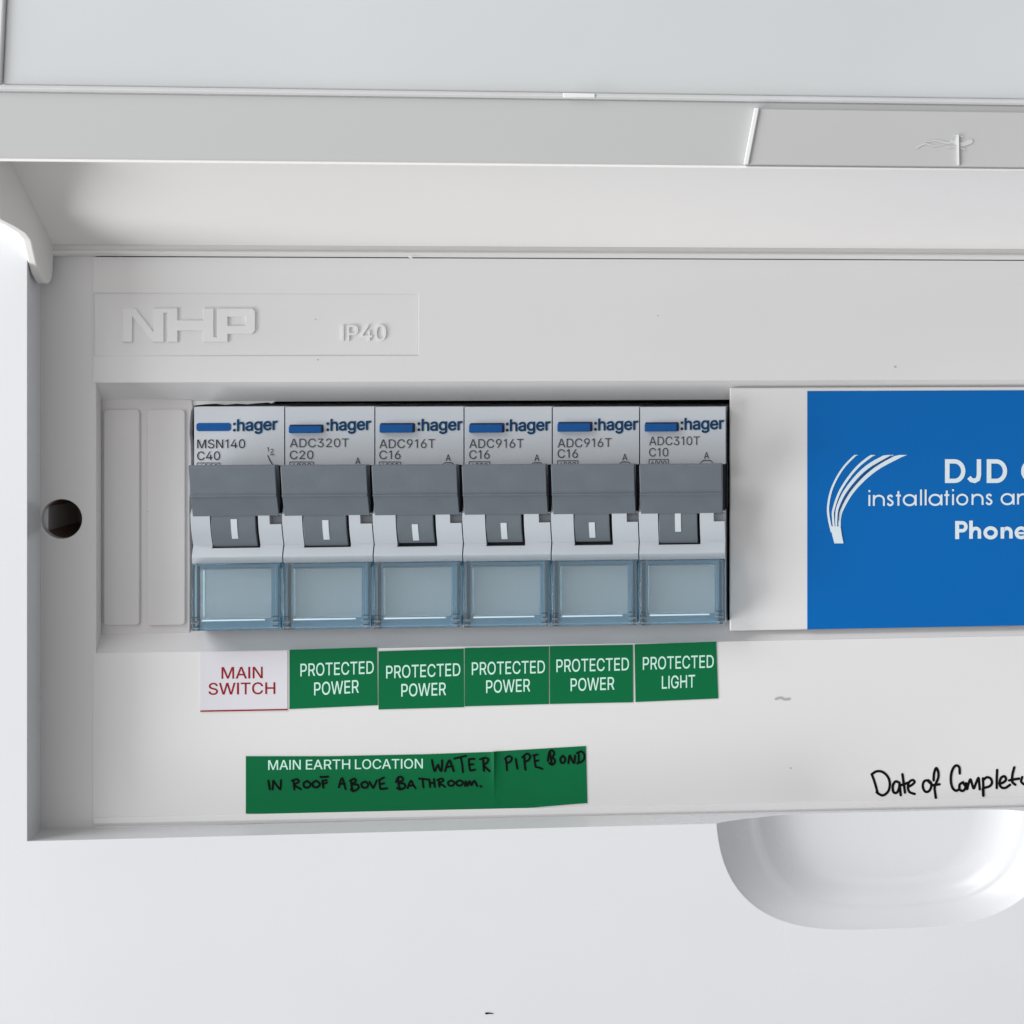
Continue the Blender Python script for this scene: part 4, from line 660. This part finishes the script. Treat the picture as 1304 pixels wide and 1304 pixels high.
    geos = [text_geo(s, a, c2, d, e, h, 6.86 + SH, bold=0) for s, a, c2, d, e, h, bo in fields]
    bx, by = ab
    if flat_bar:
        geos.append(text_geo("1", bx, bx + 2.2, by + 6, by + 6, 5.5, 6.86 + SH, bold=14))
        geos.append(text_geo("2", bx + 4.5, bx + 8.5, by + 8, by + 8, 5.5, 6.86 + SH, bold=14))
        geos.append(stroke_geo([(bx + 4, by + 10), (bx + 9, by + 10)], 1, 6.86 + SH, smooth=False, caps=False))
        geos.append(stroke_geo([(bx + 1.0, by + 11), (bx + 3.5, by + 17), (bx + 9, by + 26)], 1.2, 6.86 + SH, smooth=False))
    else:
        geos.append(text_geo("A", bx, bx + 6.3, by, by - 0.2, 8.2, 6.86 + SH, bold=4))
        geos.append(stroke_geo([(bx - 5, by + 6), (bx - 1.5, by + 2.5), (bx + 2, by + 2), (bx + 8, by + 2.2), (bx + 11, by + 5)], 1.0, 6.86 + SH, smooth=False))
    # the boxed breaking capacity, half hidden by the toggle
    cx0, cx1, cy = fields[1][1], fields[1][2], fields[1][3] + 3.6
    geos.append(stroke_geo([(cx0, cy + 9), (cx0, cy), (cx1, cy), (cx1, cy + 9)], 0.9, 6.86 + SH, smooth=False, caps=False))
    geos.append(text_geo("6000", cx0 + 2.5, cx1 - 2.5, cy + 8.2, cy + 8.2, 6.6, 6.86 + SH, bold=4))
    flat("rating_print", join(geos), "ink" if flat_bar else "inkpale", t)
    return t
SP = [
 ("grey main switch with flat blue bar reading MSN140 C40, above the white label", (25, 81), (661, 686),
  ((250, 294, 538.5, 549), [("MSN140", 251, 312, 571, 570.5, 11.2, 2), ("C40", 251, 280, 586, 585.7, 11, 0)], (296.5, 353.5, 549, 547), (340, 569)), True),
 ("breaker reading ADC320T C20, just right of the main switch, wide toggle tongue", (26, 81), (663, 688),
  ((368, 412, 540.5, 551.5), [("ADC320T", 369, 444, 569.6, 569.2, 11, 0), ("C20", 369, 399, 584.6, 584.3, 10.8, 0)], (415.5, 472.5, 548.5, 547), (452.5, 591)), False),
 ("leftmost of the three breakers reading ADC916T C16, right of the ADC320T one", (30, 77), (669, 690),
  ((483.5, 528.5, 538.5, 551), [("ADC916T", 483, 554, 570.7, 570.3, 11.2, 1), ("C16", 483, 510, 584.6, 584.4, 11, 1)], (531.5, 589, 548.5, 547.5), (567.5, 587)), False),
 ("middle of the three breakers reading ADC916T C16", (30, 76), (668, 689),
  ((597.5, 642.5, 538.5, 551), [("ADC916T", 597.5, 666.5, 570.4, 570, 11.2, 1), ("C16", 597.5, 623.5, 584.3, 584, 11, 1)], (644, 701, 549, 547.8), (680.5, 587)), False),
 ("rightmost of the three breakers reading ADC916T C16, left of the ADC310T one", (30, 76), (668, 688),
  ((710, 754.5, 537, 549.7), [("ADC916T", 710, 778.6, 569.8, 569, 11.2, 1), ("C16", 710, 735.8, 583, 582.8, 11, 1)], (756.5, 812.7, 548, 547), (792.5, 586)), False),
 ("breaker reading ADC310T C10 at the right end of the row, beside the blank cover strip", (26, 77), (657, 681),
  ((821, 864.5, 537.5, 549.5), [("ADC310T", 826.5, 891, 567, 566.6, 11, 0), ("C10", 826.5, 851, 581.3, 581, 10.8, 0)], (866.5, 922, 547.3, 546), (896.5, 584)), False),
]
for i, s in enumerate(SP): build_breaker(i, *s)

# ------------------------------------------------------------------ blank cover strip right of the breakers
strip = empty("blank_cover_strip", W(1100, 803, 0), "off-white blank cover strip right of the breakers with a blue sticker on it", "cover strip")
SX0 = W(929, 660, 1).x; sz1 = W(929, 493.8, 1).z; sz0 = W(929, 803.5, 1).z
box("strip_face", SX0, wx1 - 0.003, 0.0010, 0.0095, sz0, sz1, "panel", strip, bevel=0.35, segs=3)

stk = empty("business_sticker", W(1180, 803, -1), "glossy bright blue business sticker with white swoosh and lettering on the cover strip", "sticker")
q0 = W(1028, 801.5, 0.9); q1 = W(1028, 498, 0.9)
v, f = boxv(q0.x, q0.x + 0.100, 0.00086, 0.00099, q0.z, q1.z)
make("sticker_sheet", v, f, "sticker", stk)
O2, S2 = (1030, 560), 4.759
YS = 0.83
g = []
for pts, w, w1 in (([(296, 78), (205, 175), (142, 290), (117, 400), (122, 480), (140, 560)], 12, 14),
                   ([(400, 80), (290, 170), (195, 300), (150, 420), (147, 480), (155, 560)], 16, 12),
                   ([(512, 78), (350, 168), (236, 290), (178, 400), (166, 480), (168, 560)], 26, 10),
                   ([(590, 76), (405, 178), (275, 300), (205, 415), (187, 480), (188, 560)], 26, 12)):
    g.append(stroke_geo(pts, w, YS, O2, S2, caps=False, w1=w1, top=92))
base = [(131, 525), (192, 525), (200, 580), (210, 628), (155, 628), (142, 580)]
g.append(([W(O2[0] + x / S2, O2[1] + y / S2, YS - 0.12) for x, y in base], [tuple(range(6))]))
flat("swoosh", join(g), "stickerprint", stk)
flat("swoosh_line", stroke_geo([(500, 96), (372, 174), (256, 298), (192, 408), (176, 500)], 5, YS - 0.14, O2, S2, caps=False), "navydark", stk)  # thin dark navy printed line between two swoosh strips
# light geometric lettering
def circ_pts(cx, cy, rx, ry, a0=0, a1=360, n=14):
    return [(cx + rx * math.cos(R(a0 + (a1 - a0) * i / n)), cy + ry * math.sin(R(a0 + (a1 - a0) * i / n))) for i in range(n + 1)]
def small_letters(body, w, Y):
    out = []
    for ch, x, b in body:
        xh, asc = 66, 96                                   # x-height and ascender in zoomed pixels
        S = lambda pts, sm=False: out.append(stroke_geo(pts, w, Y, O2, S2, smooth=sm, caps=False))
        t = b - xh; m = b - xh / 2; r = xh / 2 + 1
        if ch == "i": S([(x, b), (x, t)]); S([(x, t - 18), (x, t - 30)])
        elif ch == "l": S([(x, b), (x, b - asc)])
        elif ch == "t": S([(x, b), (x, b - asc + 8)]); S([(x - 15, t + 5), (x + 15, t + 5)])
        elif ch == "n": S([(x, b), (x, t)]); S([(x, m - 2)] + circ_pts(x + 31, t + 30, 30, 26, 190, 355, 8) + [(x + 61, m), (x + 61, b)])
        elif ch == "a": S(circ_pts(x + 37, m, 35, r - 3, 0, 360, 24)); S([(x + 75, b), (x + 75, t)])
        elif ch == "d": S(circ_pts(x + 34, m, 31, r - 4, 0, 360, 24)); S([(x + 66, b), (x + 66, b - asc)])
        elif ch == "o": S(circ_pts(x + 32, m, 31, r - 4, 0, 360, 24))
        elif ch == "s": S([(x + 33, t + 13), (x + 22, t + 4), (x + 8, t + 10), (x + 8, t + 22), (x + 22, m), (x + 34, m + 12), (x + 30, b - 8), (x + 16, b - 3), (x + 2, b - 14)], True)
    return out
bl = lambda x: 401 - (x - 360) * 0.010
seq = [("i", 367), ("n", 394), ("s", 474), ("t", 543), ("a", 573), ("l", 680), ("l", 708), ("a", 729), ("t", 836), ("i", 874), ("o", 898), ("n", 992), ("s", 1073), ("a", 1166), ("n", 1268), ("d", 1345)]
flat("service_lettering", join(small_letters([(c, x, bl(x)) for c, x in seq], 11.5, YS)), "stickerprint", stk)
# bold lettering
g = []
B = lambda pts, w, sm=False: g.append(stroke_geo(pts, w, YS, O2, S2, smooth=sm, caps=False))
for x in (825, 1078):
    B([(x + 14, 118), (x + 14, 262)], 28)
    B([(x + 14, 131), (x + 58, 131)] + circ_pts(x + 58, 190, 53, 59, -80, 80, 12) + [(x + 58, 249), (x + 14, 249)], 26)
B([(1031, 118), (1031, 215), (1025, 238), (1005, 249), (985, 244), (970, 228)], 27)
B(circ_pts(1360, 190, 60, 60, 310, 50, 24), 27)
flat("name_lettering", join(g), "stickerprint", stk)
g = []
B([(899, 492), (899, 602)], 24); B([(899, 503), (930, 503)] + circ_pts(930, 527, 22, 24, -80, 80, 10) + [(930, 551), (899, 551)], 21)
B([(983, 490), (983, 600)], 22); B([(986, 562)] + circ_pts(1011, 557, 23, 20, 200, 350, 8) + [(1034, 562), (1034, 599)], 21)
B(circ_pts(1102, 564, 33, 29, 0, 360, 24), 22)
B([(1173, 530), (1173, 599)], 22); B([(1176, 562)] + circ_pts(1201, 557, 23, 20, 200, 350, 8) + [(1225, 562), (1225, 598)], 21)
B([(1258, 566), (1318, 566)], 13); B(circ_pts(1287, 564, 30, 29, 0, -310, 20), 20)
flat("phone_lettering", join(g), "stickerprint", stk)

# ------------------------------------------------------------------ labels under the breakers
def label_sheet(name, quad, m, parent, th=0.12, Y=-0.03, nx=6, sag=None):
    """a thin sheet with the four pixel corners tl, tr, br, bl"""
    tl, tr, br, bl_ = [Vector(q) for q in quad]; v = []; f = []
    for s in (0, 1):
        for j in range(2):
            for i in range(nx + 1):
                t = i / nx; p = (tl.lerp(tr, t) if j == 0 else bl_.lerp(br, t))
                dy = (sag(t, j) if sag else 0)
                v.append(W(p.x, p.y + dy, Y - (th if s == 0 else 0)))
    n = nx + 1
    for i in range(nx):
        f += [(i, i+1, n+i+1, n+i), (2*n+i, 2*n+i+1, 3*n+i+1, 3*n+i), (i, i+1, 2*n+i+1, 2*n+i), (n+i, n+i+1, 3*n+i+1, 3*n+i)]
    f += [(0, n, 3*n, 2*n), (nx, n+nx, 3*n+nx, 2*n+nx)]
    return make(name, v, f, m, parent, smooth=0)
def label(quad, m, text, lab, pm, under=None):
    c = W((quad[2][0] + quad[3][0]) / 2, (quad[2][1] + quad[3][1]) / 2, 0)
    t = empty("circuit_label", c, lab, "label", "labels stuck under the breakers")
    label_sheet("label_sheet", quad, m, t)
    flat("lettering", join([text_geo(s, a, b, c1, c2, h, -0.19, bold=bo) for s, a, b, c1, c2, h, bo in text]), pm, t)
    if under: flat("red_edge", stroke_geo(under, 1.8, -0.19, smooth=False, caps=False), "redprint", t)
label([(255, 831), (366, 828.5), (366, 904.5), (255, 906.5)], "whitelabel",
      [("MAIN", 282, 334.5, 864.2, 863.6, 14.6, 6), ("SWITCH", 265.5, 350.5, 884.6, 883.6, 14.8, 6)],
      "white label with dark red MAIN SWITCH lettering below the first breaker", "redprint", [(255, 905.6), (366, 903.6)])
def grn(quad, a, b, ba, bb, h, w2, c, d, bc, bd, h2, lab):
    label(quad, "green", [("PROTECTED", a, b, ba, bb, h, 6), (w2, c, d, bc, bd, h2, 6)], lab, "greenprint")
grn([(368.5, 827.5), (480, 824), (481, 898), (368.5, 903)], 382.5, 476, 861.2, 857.6, 16, "POWER", 400, 457, 885.4, 882, 16.3, "green PROTECTED POWER label tilted beside the white MAIN SWITCH label")
grn([(482, 829.5), (590.5, 826), (591, 900.5), (482, 903.5)], 491.7, 586.3, 863.8, 860.4, 16, "POWER", 511, 568, 887, 885, 16, "green PROTECTED POWER label set a little low, third label from the left")
grn([(591.8, 825.2), (699, 823), (699, 896.6), (591.8, 899.5)], 600.8, 694, 859.4, 857, 16, "POWER", 619, 675.2, 882.4, 880.4, 16, "green PROTECTED POWER label in the middle, under the middle C16 breaker")
grn([(700.2, 822.8), (805.8, 821), (806.2, 894.3), (700.2, 896.5)], 708.5, 801, 855.8, 853.4, 16, "POWER", 726.6, 782.4, 880, 878, 16, "green PROTECTED POWER label left of the PROTECTED LIGHT label")
grn([(808, 820.5), (912, 817), (914.5, 889.5), (809.2, 894)], 818.6, 909, 852.8, 850, 16, "LIGHT", 842.8, 885.2, 877, 875.2, 16, "green PROTECTED LIGHT label at the right end of the label row")

# long green label with handwriting
lt = empty("earth_location_label", W(530, 1036, 0), "long green MAIN EARTH LOCATION label with black handwriting and a vertical crease", "label")
sag = lambda t, j: (4.5 * math.sin(math.pi * t) * (0.8 if j == 0 else 1.0))
def earth_sheet():
    nx = 34; v = []; f = []
    top = [(313, 963), (420, 963), (540, 960.5), (626, 957.5), (632, 956.8), (746, 950)]
    bot = [(313, 1036), (420, 1037), (540, 1035.5), (626, 1032.8), (632, 1032.2), (748, 1022.5)]
    def at(L, x):
        for (x0, y0), (x1, y1) in zip(L, L[1:]):
            if x <= x1 + 1e-6: return y0 + (y1 - y0) * (x - x0) / (x1 - x0)
        return L[-1][1]
    xs = sorted(set([313 + 433 * i / nx for i in range(nx + 1)] + [625.5, 627.5, 629, 630.5, 632.5]))
    rows = 5
    for s in (0, 1):
        for j in range(rows):
            for x in xs:
                k = j / (rows - 1); y = at(top, x) * (1 - k) + at(bot, x) * k
                lift = 0.55 * max(0, 1 - abs(x - 629) / 3.2) * max(0, 1 - k * 1.25)
                v.append(W(x + k * (2 if x > 740 else 0), y, -0.03 - (0.12 + lift if s == 0 else 0)))
    n = len(xs); Nn = n * rows
    for j in range(rows - 1):
        for i in range(n - 1):
            a = j * n + i; f += [(a, a+1, a+n+1, a+n), (Nn+a, Nn+a+1, Nn+a+n+1, Nn+a+n)]
    for i in range(n - 1):
        f += [(i, i+1, Nn+i+1, Nn+i), ((rows-1)*n+i, (rows-1)*n+i+1, Nn+(rows-1)*n+i+1, Nn+(rows-1)*n+i)]
    for j in range(rows - 1):
        f += [(j*n, (j+1)*n, Nn+(j+1)*n, Nn+j*n), (j*n+n-1, (j+1)*n+n-1, Nn+(j+1)*n+n-1, Nn+j*n+n-1)]
    return v, f
v, f = earth_sheet(); make("label_sheet", v, f, "green", lt, smooth=50)
flat("lettering", join([text_geo("MAIN", 341.5, 383, 980.3, 979.8, 12.2, -0.19, bold=4), text_geo("EARTH", 389.5, 446, 979.8, 979.2, 12.2, -0.19, bold=4),
                        text_geo("LOCATION", 452, 538.5, 979.3, 978.4, 12.2, -0.19, bold=4)]), "greenprint", lt)
hand = []
def H(org, sc, strokes, w, Y=-0.20):
    for s in strokes: hand.append(stroke_geo(s, w, Y, org, sc))
ZA = (530, 940); SA = 5.67
H(ZA, SA, [
 [(113, 158), (122, 205), (132, 238), (146, 212), (158, 192), (165, 215), (180, 238), (186, 200), (186, 160)],        # W
 [(208, 238), (222, 190), (240, 160), (255, 195), (270, 238)], [(216, 210), (240, 205), (262, 203)],                   # A
 [(275, 148), (315, 138), (360, 128)], [(322, 142), (332, 190), (337, 246)],                                          # T
 [(380, 152), (382, 195), (388, 232)], [(380, 152), (400, 150), (420, 150)], [(383, 192), (412, 188)], [(388, 232), (405, 232), (424, 226)],  # E
 [(482, 150), (485, 195), (488, 236)], [(460, 152), (495, 142), (520, 152), (510, 178), (488, 192), (505, 215), (530, 238)],  # R
 [(645, 145), (652, 190), (655, 232)], [(640, 148), (668, 130), (690, 142), (680, 168), (652, 182)],                   # P
 [(718, 150), (724, 185), (730, 220)],                                                                                # I
 [(780, 135), (782, 180), (788, 228)], [(765, 138), (800, 112), (822, 130), (812, 155), (785, 172)],                   # P
 [(845, 125), (875, 118)], [(852, 128), (856, 170), (862, 208)], [(855, 168), (882, 160)], [(862, 208), (885, 212), (910, 222)],  # E
 [(965, 100), (972, 150), (980, 190)], [(950, 165), (958, 110), (975, 88), (995, 105), (985, 135), (972, 145), (995, 150), (1000, 175), (980, 192), (960, 180)],  # B
 [(1055, 128), (1040, 150), (1048, 178), (1068, 175), (1075, 150), (1060, 128)],                                      # O
 [(1098, 180), (1102, 150), (1108, 125), (1122, 155), (1138, 180), (1144, 150), (1146, 125)],                         # N
 [(1172, 105), (1174, 145), (1170, 180)], [(1160, 108), (1190, 96), (1212, 115), (1212, 150), (1190, 172), (1162, 182)],  # D
 [(20, 292), (50, 294), (82, 298)], [(46, 296), (48, 325), (52, 355)],                                                 # T
 [(94, 298), (97, 325), (100, 352)], [(97, 325), (128, 322)], [(128, 296), (130, 325), (133, 352)],                    # H
 [(162, 300), (164, 325), (168, 350)], [(152, 302), (182, 292), (196, 306), (166, 326), (190, 338), (208, 352)],       # R
 [(252, 306), (230, 318), (236, 340), (262, 342), (276, 322), (256, 306)],                                            # O
 [(312, 304), (290, 318), (298, 340), (324, 340), (338, 318), (314, 304)],                                            # O
 [(352, 345), (358, 312), (368, 345), (385, 310), (398, 340), (418, 308), (440, 345)],                                # M
 [(464, 346), (469, 350)]], 15)
ZB = (320, 950); SB = 5.433
H(ZB, SB, [
 [(118, 240), (122, 270), (128, 300)],
 [(148, 300), (150, 268), (152, 240), (175, 272), (200, 300), (204, 268), (206, 236)],
 [(292, 238), (294, 268), (298, 300)], [(280, 240), (315, 230), (328, 248), (296, 268), (318, 284), (342, 298)],
 [(385, 242), (362, 258), (368, 284), (394, 286), (410, 264), (388, 242)],
 [(448, 240), (424, 256), (430, 282), (458, 284), (474, 262), (450, 240)],
 [(478, 215), (505, 214), (530, 212)], [(492, 240), (494, 262), (498, 288)], [(494, 262), (512, 258), (524, 252)], [(492, 240), (520, 236)],
 [(606, 285), (615, 248), (628, 222), (640, 255), (652, 298)], [(612, 262), (646, 260)],
 [(690, 235), (692, 270), (700, 306)], [(682, 240), (712, 226), (722, 244), (698, 264), (735, 268), (740, 292), (706, 312), (688, 300)],
 [(786, 246), (762, 260), (768, 284), (794, 288), (808, 266), (790, 246)],
 [(818, 248), (832, 272), (842, 290), (856, 266), (868, 238)],
 [(885, 235), (888, 268), (892, 296)], [(885, 235), (918, 218)], [(888, 265), (918, 258)], [(892, 296), (918, 296), (938, 292)],
 [(1015, 222), (1018, 262), (1026, 292)], [(1000, 250), (1015, 218), (1040, 215), (1048, 236), (1022, 254), (1058, 262), (1062, 285), (1030, 300), (1008, 290)],
 [(1082, 292), (1092, 262), (1106, 240), (1120, 268), (1136, 292)], [(1090, 274), (1124, 272)],
], 15)
flat("handwriting", join(hand), "marker", lt)

# handwriting straight on the panel
hand = []
ZC = (1090, 960); SC = 6.093
H(ZC, SC, [
 [(122, 158), (140, 205), (155, 255), (168, 305)],
 [(122, 158), (160, 136), (205, 140), (245, 175), (262, 225), (255, 280), (232, 310), (205, 322), (180, 312), (160, 298)],
 [(338, 225), (308, 214), (286, 245), (290, 295), (318, 300), (335, 262), (338, 232), (342, 275), (347, 320)],
 [(360, 158), (368, 215), (375, 262), (380, 300)], [(350, 242), (378, 234), (402, 224)],
 [(402, 258), (435, 240), (455, 218), (440, 203), (414, 218), (403, 255), (412, 292), (435, 305), (456, 311)],
 [(562, 205), (530, 212), (518, 250), (534, 290), (562, 292), (582, 262), (582, 225), (560, 205)], [(562, 215), (590, 238)],
 [(590, 245), (620, 240), (648, 236)], [(602, 205), (606, 150), (622, 110), (638, 140), (638, 185), (622, 225), (610, 262), (614, 305), (620, 345)],
 [(805, 152), (802, 108), (782, 90), (758, 105), (740, 150), (736, 210), (748, 262), (775, 286), (800, 275)],
 [(830, 220), (804, 240), (806, 278), (832, 286), (850, 258), (832, 224)],
 [(855, 228), (862, 275), (872, 235), (888, 198), (900, 232), (914, 268), (932, 225), (950, 186), (956, 228), (960, 275)],
 [(985, 190), (988, 260), (988, 325)], [(985, 205), (1015, 182), (1045, 192), (1055, 225), (1035, 252), (992, 264)],
 [(1095, 125), (1092, 195), (1092, 265)],
 [(1112, 232), (1142, 222), (1164, 200), (1152, 174), (1126, 186), (1114, 225), (1126, 258), (1158, 264), (1195, 240)],
 [(1228, 105), (1214, 160), (1212, 215), (1236, 240)], [(1188, 206), (1228, 198), (1266, 192)],
 [(1290, 180), (1282, 215), (1302, 236)],
 [(1345, 180), (1322, 205), (1335, 238), (1362, 225), (1362, 190), (1345, 180)], [(1385, 185), (1388, 238), (1395, 200), (1418, 182), (1430, 238)],
], 20, -0.04)
H(ZC, SC, [[(985, 270), (987, 300), (988, 322)]], 22, -0.12)
flat("handwriting", join(hand), "marker", enc)
# small smudges left on the panel and cover
sm = [stroke_geo([(988, 890), (994, 888.5), (999, 890.5), (1005, 890)], 3.0, -0.03), ]
flat("pencil_smudge", join(sm), "scuff2", enc)
dots = [stroke_geo([(x - 0.6, y), (x + 0.6, y + 0.2)], w, -0.03, smooth=False) for x, y, w in ((1140, 467, 2.2), (402, 406.5, 1.2), (405, 458, 1.4), (838, 402, 1.2), (1007, 978, 1.6), (188, 651, 1.0))]
tag(flat("dust_speck", join(dots), "scuff2", enc), kind="stuff")
fl_ = [stroke_geo([(521, 327.2), (523.5, 328), (525, 330.5)], 2.2, -2.1, w1=1.2)]
flat("nick", join(fl_), "bright", enc)
s2 = []
for x, y, r in ((622, 1290.5, 2.2),):
    s2.append(stroke_geo([(x - 3, y), (x + 1, y - 0.2), (x + 6, y + 0.4)], 2.6, FY - 0.03, w1=0.8))
flat("chip", join(s2), "marker", enc)
